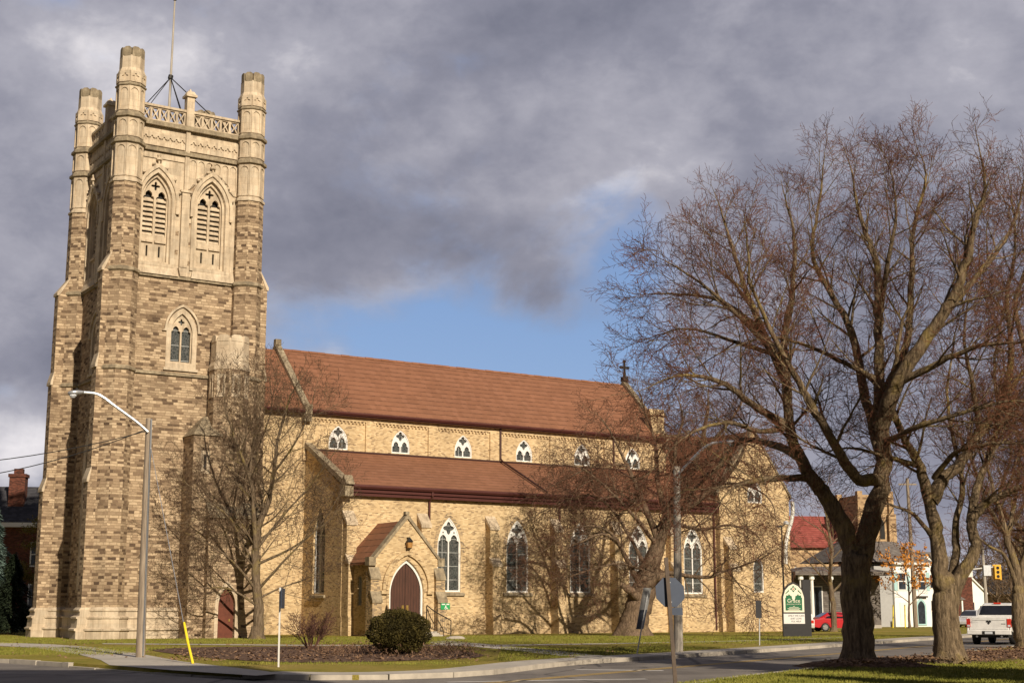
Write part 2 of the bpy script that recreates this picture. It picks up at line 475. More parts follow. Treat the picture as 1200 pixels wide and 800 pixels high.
def asphalt():
    m, t, b = newmat('asphalt')
    ob = t.n('ShaderNodeTexCoord').outputs['Object']
    n = t.noise(ob, 40, 3, 0.7)
    n2 = t.noise(ob, 0.35, 6, 0.65, 0.8)
    c = t.ramp(n2, [(0.3, (0.125, 0.111, 0.100)), (0.55, (0.19, 0.170, 0.152)), (0.75, (0.245, 0.22, 0.195))])
    c = t.mix(0.5, c, t.ramp(n, [(0.3, (0.7, 0.7, 0.7)), (0.7, (1.25, 1.25, 1.25))]), 'MULTIPLY')
    sv = t.n('ShaderNodeMapping', ins={'Vector': ob, 'Rotation': (0, 0, R(29.5)), 'Scale': (1.1, 0.035, 1)}).outputs[0]
    c = t.mix(0.4, c, t.ramp(t.noise(sv, 1.0, 5, 0.6), [(0.35, (0.68, 0.68, 0.69)), (0.65, (1.22, 1.2, 1.18))]), 'MULTIPLY')
    # cracks and sealed seams
    vo = t.n('ShaderNodeTexVoronoi', feature='DISTANCE_TO_EDGE', ins={'Vector': t.mix(0.12, ob, t.n('ShaderNodeTexNoise', ins={'Vector': ob, 'Scale': 0.7}).outputs[1]), 'Scale': 0.16})
    c = t.mix(t.m('MULTIPLY', t.smooth(vo.outputs[0], 0.012, 0.003), 0.75), c, (0.05, 0.047, 0.045))
    setin(t, b, col=c, rough=0.9, spec=0.25, nrm=bump(t, n, 0.5, 0.01))


asphalt()
plain('lane_yellow', (0.46, 0.31, 0.09), 0.8, 0, 0.35, 3.0)
plain('lane_white', (0.52, 0.50, 0.47), 0.8, 0, 0.35, 2.0)


# ------------------------------------------------------------------ mesh building
def auto_uv(me):
    uv = me.uv_layers.new(name='UVMap')
    n = len(me.polygons)
    if not n:
        return
    nl = len(me.loops)
    co = np.empty(len(me.vertices) * 3); me.vertices.foreach_get('co', co); co = co.reshape(-1, 3)
    vi = np.empty(nl, int); me.loops.foreach_get('vertex_index', vi)
    nr = np.empty(n * 3); me.polygons.foreach_get('normal', nr); nr = nr.reshape(-1, 3)
    lt = np.empty(n, int); me.polygons.foreach_get('loop_total', lt)
    N = np.repeat(nr, lt, 0)
    p = co[vi]
    h = np.hypot(N[:, 0], N[:, 1])
    flat = h < 0.2
    hs = np.where(flat, 1, h)
    T = np.stack([np.where(flat, 1, -N[:, 1] / hs), np.where(flat, 0, N[:, 0] / hs), np.zeros_like(h)], 1)
    B = np.cross(N, T)
    out = np.stack([(p * T).sum(1), (p * B).sum(1)], 1)
    uv.data.foreach_set('uv', out.astype(np.float32).ravel())


class MB:
    def __init__(s):
        s.v, s.f, s.mi, s.sm = [], [], [], []
        s.cur, s.smooth = 0, False

    def add(s, vs, fs):
        o = len(s.v)
        s.v += [tuple(v) for v in vs]
        for f in fs:
            s.f.append([o + i for i in f]); s.mi.append(s.cur); s.sm.append(s.smooth)
        return s

    def box(s, x0, x1, y0, y1, z0, z1):
        return s.add([(x0, y0, z0), (x1, y0, z0), (x1, y1, z0), (x0, y1, z0), (x0, y0, z1), (x1, y0, z1), (x1, y1, z1), (x0, y1, z1)],
                     [(0, 3, 2, 1), (4, 5, 6, 7), (0, 1, 5, 4), (1, 2, 6, 5), (2, 3, 7, 6), (3, 0, 4, 7)])

    def hexa(s, b, t):
        """4 bottom points and 4 top points, both counter-clockwise from above"""
        return s.add(list(b) + list(t), [(0, 3, 2, 1), (4, 5, 6, 7), (0, 1, 5, 4), (1, 2, 6, 5), (2, 3, 7, 6), (3, 0, 4, 7)])

    def plate(s, outer, holes, fn, d0, d1):
        """flat shape with holes, given as (a, b) points; fn(a, b, d) gives the point; d0 front, d1 back"""
        def area(q):
            return sum(q[i][0] * q[(i + 1) % len(q)][1] - q[(i + 1) % len(q)][0] * q[i][1] for i in range(len(q)))
        loops = [list(outer) if area(outer) > 0 else list(outer)[::-1]]
        loops += [list(h) if area(h) < 0 else list(h)[::-1] for h in holes]
        tris = tessellate_polygon([[Vector((a, b, 0)) for a, b in l] for l in loops])
        flat = [q for l in loops for q in l]
        n = len(flat)
        vs = [fn(a, b, d0) for a, b in flat] + [fn(a, b, d1) for a, b in flat]
        fs = []
        for t in tris:
            (ax, ay), (bx, by), (cx, cy) = flat[t[0]], flat[t[1]], flat[t[2]]
            ar = (bx - ax) * (cy - ay) - (cx - ax) * (by - ay)
            if abs(ar) < 1e-9:
                continue
            t = tuple(t) if ar > 0 else tuple(t)[::-1]
            fr, bk = t, tuple(i + n for i in t[::-1])
            fs += [fr, bk]
        o = 0
        for l in loops:
            m = len(l)
            for i in range(m):
                a, b = o + i, o + (i + 1) % m
                fs.append((a, a + n, b + n, b))
            o += m
        return s.add(vs, fs)

    def prism(s, poly, fn, d0, d1):
        return s.plate(poly, [], fn, d0, d1)

    def tube(s, pts, rad, n=8, cap=True):
        pts = [Vector(p) for p in pts]
        if not hasattr(rad, '__len__'):
            rad = [rad] * len(pts)
        rings = []
        t0 = (pts[1] - pts[0]).normalized()
        x = t0.orthogonal().normalized()
        for i, p in enumerate(pts):
            t = (pts[min(i + 1, len(pts) - 1)] - pts[max(i - 1, 0)]).normalized()
            x = (x - t * x.dot(t)).normalized()
            y = t.cross(x)
            rings.append([p + (x * math.cos(2 * math.pi * k / n) + y * math.sin(2 * math.pi * k / n)) * rad[i] for k in range(n)])
        vs = [q for r in rings for q in r]
        fs = []
        for i in range(len(pts) - 1):
            for k in range(n):
                fs.append((i * n + k, i * n + (k + 1) % n, (i + 1) * n + (k + 1) % n, (i + 1) * n + k))
        if cap:
            fs.append(tuple(range(n))[::-1]); fs.append(tuple((len(pts) - 1) * n + k for k in range(n)))
        return s.add(vs, fs)

    def stack(s, cx, cy, prof, n=8, ph=None, cap=True):
        """turned or octagonal shaft: prof = (z, r) from the bottom up"""
        if ph is None:
            ph = math.pi / n
        vs, fs = [], []
        for z, r in prof:
            for k in range(n):
                a = ph + 2 * math.pi * k / n
                vs.append((cx + r * math.cos(a), cy + r * math.sin(a), z))
        for i in range(len(prof) - 1):
            for k in range(n):
                fs.append((i * n + k, i * n + (k + 1) % n, (i + 1) * n + (k + 1) % n, (i + 1) * n + k))
        if cap:
            fs.append(tuple(range(n))[::-1]); fs.append(tuple((len(prof) - 1) * n + k for k in range(n)))
        return s.add(vs, fs)

    def loft(s, secs, cap=True):
        n = len(secs[0])
        vs = [p for q in secs for p in q]
        fs = []
        for i in range(len(secs) - 1):
            for k in range(n):
                fs.append((i * n + k, i * n + (k + 1) % n, (i + 1) * n + (k + 1) % n, (i + 1) * n + k))
        if cap:
            fs.append(tuple(range(n))[::-1]); fs.append(tuple((len(secs) - 1) * n + k for k in range(n)))
        return s.add(vs, fs)

    def build(s, name, mats, parent=None, loc=None, rotz=0.0, bevel=0.0):
        me = bpy.data.meshes.new(name)
        me.from_pydata(s.v, [], s.f)
        bm = bmesh.new(); bm.from_mesh(me)
        bmesh.ops.recalc_face_normals(bm, faces=bm.faces)
        bm.to_mesh(me); bm.free()
        if not isinstance(mats, (list, tuple)):
            mats = [mats]
        for m in mats:
            me.materials.append(MATS[m])
        if len(mats) > 1:
            me.polygons.foreach_set('material_index', s.mi)
        if any(s.sm):
            me.polygons.foreach_set('use_smooth', s.sm)
        me.validate()
        me.update()
        auto_uv(me)
        o = bpy.data.objects.new(name, me)
        COL.objects.link(o)
        if parent:
            o.parent = parent
        if loc is not None:
            o.location = loc
        o.rotation_euler = (0, 0, rotz)
        if bevel:
            b = o.modifiers.new('bevel', 'BEVEL'); b.width = bevel; b.segments = 2; b.limit_method = 'ANGLE'
        return o


def tag(o, label, cat, group=None, kind=None):
    o['label'] = label; o['category'] = cat
    if group: o['group'] = group
    if kind: o['kind'] = kind
    return o


def thing(name, label, cat, loc=(0, 0, 0), rotz=0.0, group=None):
    o = bpy.data.objects.new(name, None)
    o.empty_display_size = 0.3
    COL.objects.link(o)
    o.location = loc; o.rotation_euler = (0, 0, rotz)
    return tag(o, label, cat, group)


def structure(o):
    o['kind'] = 'structure'
    return o


def kids(o):
    return [c for c in bpy.data.objects if c.parent == o]


def copy_tree(o, parent=None):
    c = o.copy()
    COL.objects.link(c)
    c.parent = parent
    for ch in kids(o):
        copy_tree(ch, c)
    return c


def text(name, body, size, mat, parent, loc, rot, extrude=0.004, align='CENTER'):
    cu = bpy.data.curves.new(name, 'FONT')
    cu.body, cu.size, cu.extrude, cu.align_x = body, size, extrude, align
    cu.materials.append(MATS[mat])
    tmp = bpy.data.objects.new('tmp', cu)
    COL.objects.link(tmp)
    dg = bpy.context.evaluated_depsgraph_get()
    me = bpy.data.meshes.new_from_object(tmp.evaluated_get(dg))
    bpy.data.objects.remove(tmp)
    o = bpy.data.objects.new(name, me)
    COL.objects.link(o)
    o.parent = parent
    o.location, o.rotation_euler = loc, rot
    return o


# ---- outlines
def arch(x0, x1, z0, zs, za, n=7, rnd=False):
    """pointed arch outline, counter-clockwise from the lower left"""
    w, h = (x1 - x0) / 2, za - zs
    c = (x0 + x1) / 2
    r = (w * w + h * h) / (2 * w)
    out = [(x0, z0), (x1, z0)]
    a1 = math.atan2(h, r - w) if r >= w else math.pi - math.atan2(h, w - r)
    for i in range(n + 1):
        a = a1 * i / n
        out.append((x1 - r + r * math.cos(a), zs + r * math.sin(a)))
    for i in range(n - 1, -1, -1):
        a = a1 * i / n
        out.append((x0 + r - r * math.cos(a), zs + r * math.sin(a)))
    return out


def foil(cx, cz, r, n=4, k=0.32, m=32, ph=0.0):
    out = []
    for i in range(m):
        a = 2 * math.pi * i / m
        q = r * (1 - k + k * math.cos(n * (a + ph)))
        out.append((cx + q * math.cos(a), cz + q * math.sin(a)))
    return out


def light(x0, x1, z0, zt):
    """one light of a traceried window: straight sides and a cusped head that ends at zt"""
    c, w = (x0 + x1) / 2, (x1 - x0) / 2
    H = 1.75 * w
    prof = [(1.0, 0.0), (1.02, 0.20), (0.90, 0.34), (0.62, 0.40), (0.66, 0.56), (0.56, 0.74), (0.30, 0.90), (0.0, 1.0)]
    z1 = zt - H
    right = [(c + w * a, z1 + H * b) for a, b in prof]
    left = [(c - w * a, z1 + H * b) for a, b in prof[-2::-1]]
    return [(x0, z0), (x1, z0)] + right + left


def rect(x0, x1, z0, z1):
    return [(x0, z0), (x1, z0), (x1, z1), (x0, z1)]

# ------------------------------------------------------------------ ground: one big sheet, roads, lawns, walks
CURB = -0.13


def sheet(name, pts, z, mat, thick=0.0, kind='structure'):
    mb = MB()
    poly = [(p[0], p[1]) for p in pts]
    if thick:
        mb.prism(poly, lambda a, b, d: (a, b, d), z, z - thick)
    else:
        tri = tessellate_polygon([[Vector((a, b, 0)) for a, b in poly]])
        mb.add([(a, b, z) for a, b in poly], [t if (poly[t[1]][0] - poly[t[0]][0]) * (poly[t[2]][1] - poly[t[0]][1]) - (poly[t[2]][0] - poly[t[0]][0]) * (poly[t[1]][1] - poly[t[0]][1]) > 0 else tuple(t)[::-1] for t in tri])
    o = mb.build(name, mat)
    o['kind'] = kind
    return o


def smooth_line(pts, k=4):
    """Catmull-Rom through the points"""
    P = [Vector(p) for p in pts]
    out = []
    for i in range(len(P) - 1):
        a, b, c, d = P[max(i - 1, 0)], P[i], P[i + 1], P[min(i + 2, len(P) - 1)]
        for j in range(k):
            t = j / k
            out.append(0.5 * ((2 * b) + (c - a) * t + (2 * a - 5 * b + 4 * c - d) * t * t + (3 * b - a - 3 * c + d) * t ** 3))
    return out + [P[-1]]


def side_offset(line, w):
    out = []
    for i, p in enumerate(line):
        t = (line[min(i + 1, len(line) - 1)] - line[max(i - 1, 0)]).normalized()
        out.append(Vector((p.x - t.y * w, p.y + t.x * w)))
    return out


sheet('ground', [(-2500, -300), (2500, -300), (2500, 4000), (-2500, 4000)], -0.30, 'grass')
ROADDIR = Vector((0.493, 0.870)).normalized()
RN = Vector((ROADDIR.y, -ROADDIR.x))        # towards the near side of the road
K0 = Vector((1.81, 48.6))
far_kerb = smooth_line([(-70, 105), (-38, 72), (-21.5, 54.5), (-17.5, 51.0), (-14.2, 47.3), (-10.2, 42.3), (-7.2, 39.4), (-4.6, 38.5), (-2.3, 39.4), (-0.49, 41.9), (1.81, 48.6), (4.93, 53.9), (8.9, 60.6), (16.4, 73.8), (27.0, 92.7), (50, 133), (90, 204)])
near_kerb = [K0 + RN * 8.6 + ROADDIR * t for t in (-26, -13, 0, 12, 30, 55, 90, 160, 260)]
near_kerb[0] = near_kerb[0] + RN * 5.0; near_kerb[1] = near_kerb[1] + RN * 0.7
near_kerb = smooth_line(near_kerb, 3)
sheet('road', [(-120, -40), (60, -40), (40, 10)] + [(p.x, p.y) for p in near_kerb] + [(190, 330), (120, 300)] + [(p.x - 0.2, p.y + 0.1) for p in far_kerb[::-1]] + [(-120, 140)], CURB, 'asphalt')
lawn_edge = side_offset(far_kerb, 0.16)
lawn = sheet('church_lawn', [(p.x, p.y) for p in lawn_edge] + [(400, 560), (-400, 560), (-260, 330)], 0.0, 'grass', 0.4)
near_edge = side_offset(near_kerb, -0.16)
sheet('near_lawn', [(p.x, p.y) for p in near_edge] + [(420, 300), (300, 40), (60, -10), (9, 14)], 0.0, 'grass', 0.4)


def resample(line, step):
    out, acc = [line[0]], 0.0
    for a, b in zip(line[:-1], line[1:]):
        L_ = (b - a).length
        while acc + L_ >= step:
            t = (step - acc) / L_
            a = a.lerp(b, t)
            out.append(a); L_ = (b - a).length; acc = 0.0
        acc += L_
    return out + [line[-1]]


def kerb(name, line, side, z1=0.012):
    """kerb cast in lengths, with open joints and a little settlement"""
    rng = random.Random(len(line))
    mb = MB()
    line = resample(line, 2.1)
    a, b = line, side_offset(line, side)
    if side < 0:
        a, b = b, a
    for i in range(len(line) - 1):
        z = z1 + rng.uniform(-.012, .008)
        p = [a[i].lerp(a[i + 1], .012), a[i].lerp(a[i + 1], .988), b[i].lerp(b[i + 1], .988), b[i].lerp(b[i + 1], .012)]
        j_ = rng.uniform(-.012, .012)
        mb.hexa([(q.x + j_, q.y, -0.3) for q in p], [(q.x + j_, q.y, z) for q in p])
    return structure(mb.build(name, 'kerb_stone'))


def ribbon(name, line, w, z, mat):
    a, b = line, side_offset(line, w)
    mb = MB()
    mb.add([(p.x, p.y, z) for p in a] + [(p.x, p.y, z) for p in b], [(i, i + 1, len(a) + i + 1, len(a) + i) for i in range(len(a) - 1)])
    return structure(mb.build(name, mat))


ramp_i = [i for i, p in enumerate(far_kerb) if p.x > -7.5][0]
isl_i = [i for i, p in enumerate(far_kerb) if p.x > -14.6][0]
kerb('far_kerb', far_kerb[ramp_i:], 0.18)
kerb('island_kerb', far_kerb[:isl_i + 1], 0.18)
kerb('near_kerb', near_kerb, -0.18)
structure(kerb('dropped_kerb', far_kerb[isl_i:ramp_i + 1], 0.6, -0.09))
# sidewalk that follows the kerb, walk along the lawn, corner apron, walk to the porch
ribbon('sidewalk', side_offset(far_kerb[ramp_i:], 0.19), 1.5, 0.008, 'concrete')
G2 = lambda px, py: Vector(gnd(px, py, 0.0)[:2])
sheet('corner_walk', [G2(*q) for q in ((-160, 752.5), (0, 752.5), (60, 754.5), (110, 758), (160, 765), (215, 775), (310, 786), (330, 789), (300, 791.5), (200, 785), (128, 779), (118, 773), (92, 766.5), (40, 758.6), (0, 756.5), (-160, 756.0))], 0.012, 'concrete')
sheet('lawn_walk', [G2(*q) for q in ((120, 754.3), (345, 756.2), (440, 756.5), (590, 756.2), (700, 754.5), (860, 751.3), (1000, 746.5), (1000, 745.6), (860, 750.3), (700, 753.4), (590, 755.0), (440, 755.2), (345, 755.0), (120, 753.2))], 0.010, 'concrete')
sheet('porch_walk', [G2(*q) for q in ((503, 752), (525, 750), (560, 753.5), (592, 756.5), (640, 761), (690, 766.5), (712, 768.5), (690, 770), (655, 768), (600, 761.5), (545, 756.5), (510, 754.5))], 0.016, 'concrete')
sheet('planting_bed', smooth_line([G2(*q) for q in ((172, 760), (250, 757.8), (335, 757), (430, 757.5), (520, 760), (568, 768), (520, 772), (420, 775.5), (330, 775.5), (250, 771), (190, 764), (172, 760))], 3)[:-1], 0.014, 'soil')
# painted lines on the road
for d_, w_, m_, nm in ((3.6, 0.13, 'lane_yellow', 'centre_line'), (3.86, 0.13, 'lane_yellow', 'centre_line')):
    ribbon(nm, [K0 + RN * d_ + ROADDIR * t for t in (-14, 0, 20, 60, 150)], w_, CURB + 0.006, m_)
ribbon('stop_line', [Vector(p) for p in ((-1.6, 37.3), (1.2, 38.4), (3.6, 39.0))], 0.35, CURB + 0.006, 'lane_white')
ribbon('stop_line', [Vector(p) for p in ((1.9, 45.2), (4.5, 44.4))], 0.4, CURB + 0.006, 'lane_white')

# ------------------------------------------------------------------ the church, in its own metres: u along the nave, v away from the street, z up
CH_A = R(33)
church = thing('church', 'old sandstone and yellow brick church with square four-turret bell tower and brown tiled roofs', 'church', at(156, 54, 87.0) * 1.0, CH_A)
church.location.z = 0.0
WU, WV = 8.2, 8.8
S = lambda v0: (lambda a, b, d: (a, v0 + d, b))      # plates that face the street; depth grows inward
W_ = lambda u0: (lambda a, b, d: (u0 + d, a, b))     # plates across the nave; a is v


def tower_face(k):
    """face k of the tower: 0 street, 1 left (west), 2 back, 3 right; x runs left to right seen from outside"""
    def fn(a, b, d):
        x, y = a - WU / 2, -WU / 2 + d
        for _ in range(k):
            x, y = y, -x
        sy = WV / WU
        return (x + WU / 2, (y * sy) + WV / 2, b)
    return fn


# rough stone shaft of the tower: four walls, a small window hole on two faces and the tall one on the left
for k in range(4):
    fn = tower_face(k)
    holes = []
    if k in (0, 1):
        holes.append(arch(3.25, 4.79, 16.85, 18.75, 20.12))
    if k == 1:
        holes.append(arch(3.0, 5.2, 3.6, 10.6, 13.2))
    MB().plate(rect(0.0 if k % 2 else 0.02, 8.2, 0, 22.35), holes, fn, 0.0, 0.7).build('tower_wall', 'rubble', church)
MB().box(0.75, 7.45, 0.8, 8.0, 31.6, 31.9).build('tower_roof', 'dark', church)
for k in range(4):                      # pale belfry stage
    fn = tower_face(k)
    outer = rect(0.5, 7.7, 22.36, 33.42 if False else 32.0)
    holes = [arch(c - 0.98, c + 0.98, 23.05, 27.15, 28.95) for c in (2.02, 5.62)] if k in (0, 1) else []
    MB().plate(outer, holes, fn, 0.04, 0.75).build('belfry_wall', 'ashlar', church)
    if k > 1:
        continue
    # dark rough blocks left in the pale stage beside the turrets and the middle pier
    q = MB()
    for i in range(9):
        z0 = 23.2 + i * 0.62
        for c in (3.40, 4.32):
            if (i + (c > 4)) % 2:
                q.plate(rect(c - 0.14, c + 0.14, z0, z0 + 0.30), [], fn, 0.028, 0.06)
        for a, b in ((0.5, 0.86 - 0.12 * (i % 2)), (7.34 + 0.12 * (i % 2), 7.7)):
            q.plate(rect(a, b, z0 - 0.3, z0 + 0.26), [], fn, 0.025, 0.06)
    q.build('quoin_blocks', 'rubble', church)
    # belfry windows
    for c in (2.02, 5.62):
        fr = MB()
        fr.plate(arch(c - 1.28, c + 1.28, 22.9, 27.15, 29.35, 9), [arch(c - 1.0, c + 1.0, 22.6 + 0.5, 27.15, 28.97, 9)], fn, -0.06, 0.03)
        fr.plate(arch(c - 0.99, c + 0.99, 23.06, 27.15, 28.95, 9), [arch(c - 0.83, c + 0.83, 23.25, 27.15, 28.72, 9)], fn, 0.16, 0.5)
        win = fr.build('belfry_window', 'ashlar', church)
        tr = MB()
        hl = [light(c - 0.76, c - 0.075, 24.88, 27.85), light(c + 0.075, c + 0.76, 24.88, 27.85), foil(c, 28.16, 0.30)]
        hl += [rect(c - 0.46, c - 0.34, 23.55, 24.25), rect(c + 0.34, c + 0.46, 23.55, 24.25)]
        tr.plate(arch(c - 0.84, c + 0.84, 23.22, 27.15, 28.74, 9), hl, fn, 0.32, 0.48)
        tr.plate(rect(c - 0.8, c - 0.06, 24.45, 24.58), [], fn, 0.20, 0.32).plate(rect(c + 0.06, c + 0.8, 24.45, 24.58), [], fn, 0.20, 0.32)
        tr.build('tracery', 'ashlar', win)
        lv = MB()
        for i in range(8):
            z0 = 24.9 + i * 0.32
            for s_ in (-1, 1):
                x0, x1 = (c - 0.80, c - 0.06) if s_ < 0 else (c + 0.06, c + 0.80)
                lv.add([fn(x0, z0, .40), fn(x1, z0, .40), fn(x1, z0 + .05, .38), fn(x0, z0 + .05, .38), fn(x0, z0 + .26, .62), fn(x1, z0 + .26, .62), fn(x1, z0 + .31, .60), fn(x0, z0 + .31, .60)],
                       [(0, 1, 2, 3), (7, 6, 5, 4), (0, 4, 5, 1), (3, 2, 6, 7), (0, 3, 7, 4), (1, 5, 6, 2)])
        lv.build('louvres', 'ashlar', win)
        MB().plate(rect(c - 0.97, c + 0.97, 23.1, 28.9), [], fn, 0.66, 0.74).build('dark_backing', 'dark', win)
        # hood, crockets and finial
        hd = MB()
        o1 = arch(c - 1.42, c + 1.42, 26.4, 27.15, 29.55, 10)[1:-1]
        i1 = arch(c - 1.22, c + 1.22, 26.4, 27.15, 29.28, 10)[1:-1]
        hd.plate([(c + 1.42, 26.4)] + o1[0:] + [(c - 1.42, 26.4), (c - 1.22, 26.4)] + i1[::-1] + [(c + 1.22, 26.4)], [], fn, -0.16, 0.06)
        for i, (a, b) in enumerate(o1[3:-3:3]):
            p = fn(a + (0.06 if a > c else -0.06), b + 0.08, -0.10)
            hd.stack(p[0], p[1], [(p[2] - .10, .03), (p[2] - .03, .12), (p[2] + .05, .11), (p[2] + .12, .03)], 6)
        p = fn(c, 29.55, -0.12)
        hd.stack(p[0], p[1], [(29.45, .05), (29.7, .07), (29.76, .20), (29.88, .20), (29.95, .08), (30.1, .14), (30.2, .04)], 6)
        hd.build('hood_mould', 'ashlar', win)
    # sill, the middle pier and its corbel, strings and the quatrefoil frieze
    sl = MB()
    for x0, x1 in ((0.55, 3.55), (4.4, 7.65)):
        sl.hexa([fn(x0, 22.35, -0.22), fn(x1, 22.35, -0.22), fn(x1, 22.35, 0.3), fn(x0, 22.35, 0.3)] if k == 0 else [fn(x0, 22.35, -0.22), fn(x1, 22.35, -0.22), fn(x1, 22.35, 0.3), fn(x0, 22.35, 0.3)],
                [fn(x0 + .2, 23.1, 0.02), fn(x1 - .2, 23.1, 0.02), fn(x1 - .2, 23.1, 0.3), fn(x0 + .2, 23.1, 0.3)])
    sl.build('belfry_sill', 'ashlar', church)
    pr = MB().plate(rect(3.62, 4.14, 23.0, 27.9), [], fn, -0.16, 0.05)
    pr.plate(rect(3.50, 4.26, 27.9, 28.05), [], fn, -0.24, 0.05)
    pr.plate([(3.68, 22.4), (4.08, 22.4), (4.2, 22.95), (3.56, 22.95)], [], fn, -0.20, 0.05)
    pr.plate(rect(3.74, 4.02, 28.05, 32.0), [], fn, -0.10, 0.05)
    pr.build('pier', 'ashlar', church)
    fz = MB()
    for x0, x1 in ((0.9, 3.72), (4.04, 7.3)):
        n_ = 7
        w_ = (x1 - x0) / n_
        fz.plate(rect(x0, x1, 30.72, 31.62), [foil(x0 + w_ * (i + .5), 31.17, 0.21, 4, .25, 20) for i in range(n_)], fn, -0.05, 0.045)
        pw = (x1 - x0) / 6
        pan = []
        for i in range(6):
            xa, xb = x0 + pw * i + .06, x0 + pw * (i + 1) - .06
            mid = (xa + xb) / 2
            cc = 2.02 if x0 < 3 else 5.62
            lim = 29.62 - abs(mid - cc) * 0.9 if abs(mid - cc) < 1.6 else 28.3
            lim = max(lim + 0.12, 28.3)
            if lim < 29.75:
                pan.append(arch(xa, xb, lim, 29.95, 30.18, 3))
        if pan:
            fz.plate(rect(x0, x1, 29.62 - 0.0, 30.28) if False else [(x0, 28.2), (cc - 1.5, 28.2), (cc - 1.05, 28.95), (cc, 29.75), (cc + 1.05, 28.95), (cc + 1.5, 28.2), (x1, 28.2), (x1, 30.28), (x0, 30.28)] if cc - 1.5 > x0 and cc + 1.5 < x1 else rect(x0, x1, 29.9, 30.28), [] if not (cc - 1.5 > x0 and cc + 1.5 < x1) else pan, fn, -0.03, 0.042)
    fz.build('frieze', 'ashlar', church)
for k in range(4):
    fn = tower_face(k)
    for z, dz, pj in ((30.34, 0.20, 0.20), (32.02, 0.24, 0.24), (22.2, 0.16, 0.14), (16.05, .11, .12)):
        st = MB()
        st.plate(rect(0.6, 7.6, z, z + dz), [], fn, -pj, 0.1)
        st.plate(rect(0.6, 7.6, z + dz, z + dz + .09), [], fn, -pj * .5, 0.1)
        st.build('string_course', 'weathered_stone', church)
    # openwork parapet
    pp = MB()
    for x0, x1 in ((0.85, 3.68), (4.22, 7.35)):
        hs = []
        n_ = 5
        w_ = (x1 - x0) / n_
        for i in range(n_):
            a, b = x0 + w_ * i + .07, x0 + w_ * (i + 1) - .07
            m_ = (a + b) / 2
            lo, hi, mz = 32.48, 33.22, 32.85
            g = .05
            hs += [[(a, lo), (b - g, lo), (m_, mz - g), ][:3], [(a, hi), (m_, mz + g), (b - g, hi)], [(b, lo + g), (b, hi - g), (m_ + g, mz)], [(a, lo + g), (m_ - g, mz), (a, hi - g)]]
        pp.plate(rect(x0, x1, 32.36, 33.3), hs, fn, 0.05, 0.26)
        pp.plate(rect(x0 - .02, x1 + .02, 33.3, 33.45), [], fn, -0.04, 0.34)
    pp.plate(rect(3.70, 4.20, 32.36, 34.35), [], fn, -0.12, 0.38)
    pp.plate(rect(3.58, 4.32, 34.35, 34.5), [], fn, -0.24, 0.5)
    p = fn(3.95, 34.5, 0.13)
    pp.stack(p[0], p[1], [(34.5, .48), (34.75, .30), (34.78, .12), (34.95, .05)], 4, math.pi / 4)
    pp.build('parapet', 'ashlar', church)

# octagonal corner turrets: rough stone below, panelled pale stone above, a crown of little merlons
tb = MB()
tb.stack(0, 0, [(0, 1.40), (0.48, 1.40), (0.50, 1.50), (.60, 1.50), (0.66, 1.36), (1.18, 1.33), (1.20, 1.41), (1.28, 1.41), (1.36, 1.22), (1.6, 1.20), (1.62, 1.27), (1.72, 1.27), (1.86, 1.10)])
lower = MB().stack(0, 0, [(1.86, 1.09), (16.05, 1.05), (22.2, 1.0), (22.5, 0.98), (27.86, 0.96)])
cap = MB()
cap.stack(0, 0, [(27.86, 1.04), (28.0, 1.04), (28.12, 0.92), (30.36, 0.90)])
cap.stack(0, 0, [(32.42, 0.86), (34.12, 0.84)]).stack(0, 0, [(30.72, 0.88), (32.02, 0.87)])
cap.stack(0, 0, [(34.28, 0.87), (35.1, 0.87), (35.34, 0.78), (36.15, 0.77)])
ca = math.cos(math.pi / 8)
pan = MB()
for z0, z1, r_, kind in ((28.2, 30.3, 0.905, 0), (30.8, 31.98, 0.875, 0), (32.5, 34.08, 0.845, 0), (34.36, 35.04, 0.872, 1)):
    for k in range(8):
        a0 = 2 * math.pi * k / 8
        ap, hw = r_ * ca, r_ * math.sin(math.pi / 8)
        f8 = lambda a, b, d, a0=a0, ap=ap: ((ap + .06 - d) * math.cos(a0) - a * math.sin(a0), (ap + .06 - d) * math.sin(a0) + a * math.cos(a0), b)
        if kind:
            pan.plate(rect(-hw, hw, z0, z1), [foil(0, (z0 + z1) / 2, 0.23, 4, .28, 20)], f8, 0.0, 0.055)
        else:
            pan.plate(rect(-hw - .01, hw + .01, z0, z1), [arch(-hw + .08, hw - .08, z0 + .12, z1 - .38, z1 - .1, 4)], f8, 0.0, 0.055)
mer = MB()
for k in range(8):
    a0 = 2 * math.pi * k / 8
    f8 = lambda a, b, d, a0=a0: ((0.72 - d) * math.cos(a0) - a * math.sin(a0), (0.72 - d) * math.sin(a0) + a * math.cos(a0), b)
    mer.plate([(-.235, 36.1), (.235, 36.1), (.235, 36.66), (.12, 36.74), (-.12, 36.74), (-.235, 36.66)], [], f8, 0.0, 0.3)
mer.stack(0, 0, [(36.0, 0.62), (36.55, 0.62), (36.7, 0.4)])
band_profiles = ([(30.32, 0.93), (30.40, 1.10), (30.56, 1.10), (30.76, 0.90)], [(32.0, 0.91), (32.08, 1.07), (32.24, 1.07), (32.46, 0.88)], [(34.08, 0.88), (34.14, 0.98), (34.22, 0.98), (34.32, 0.88)],
                 [(16.0, 1.06), (16.06, 1.15), (16.2, 1.15), (16.3, 1.05)], [(22.14, 1.02), (22.22, 1.12), (22.36, 1.12), (22.46, 1.0)])
first = None
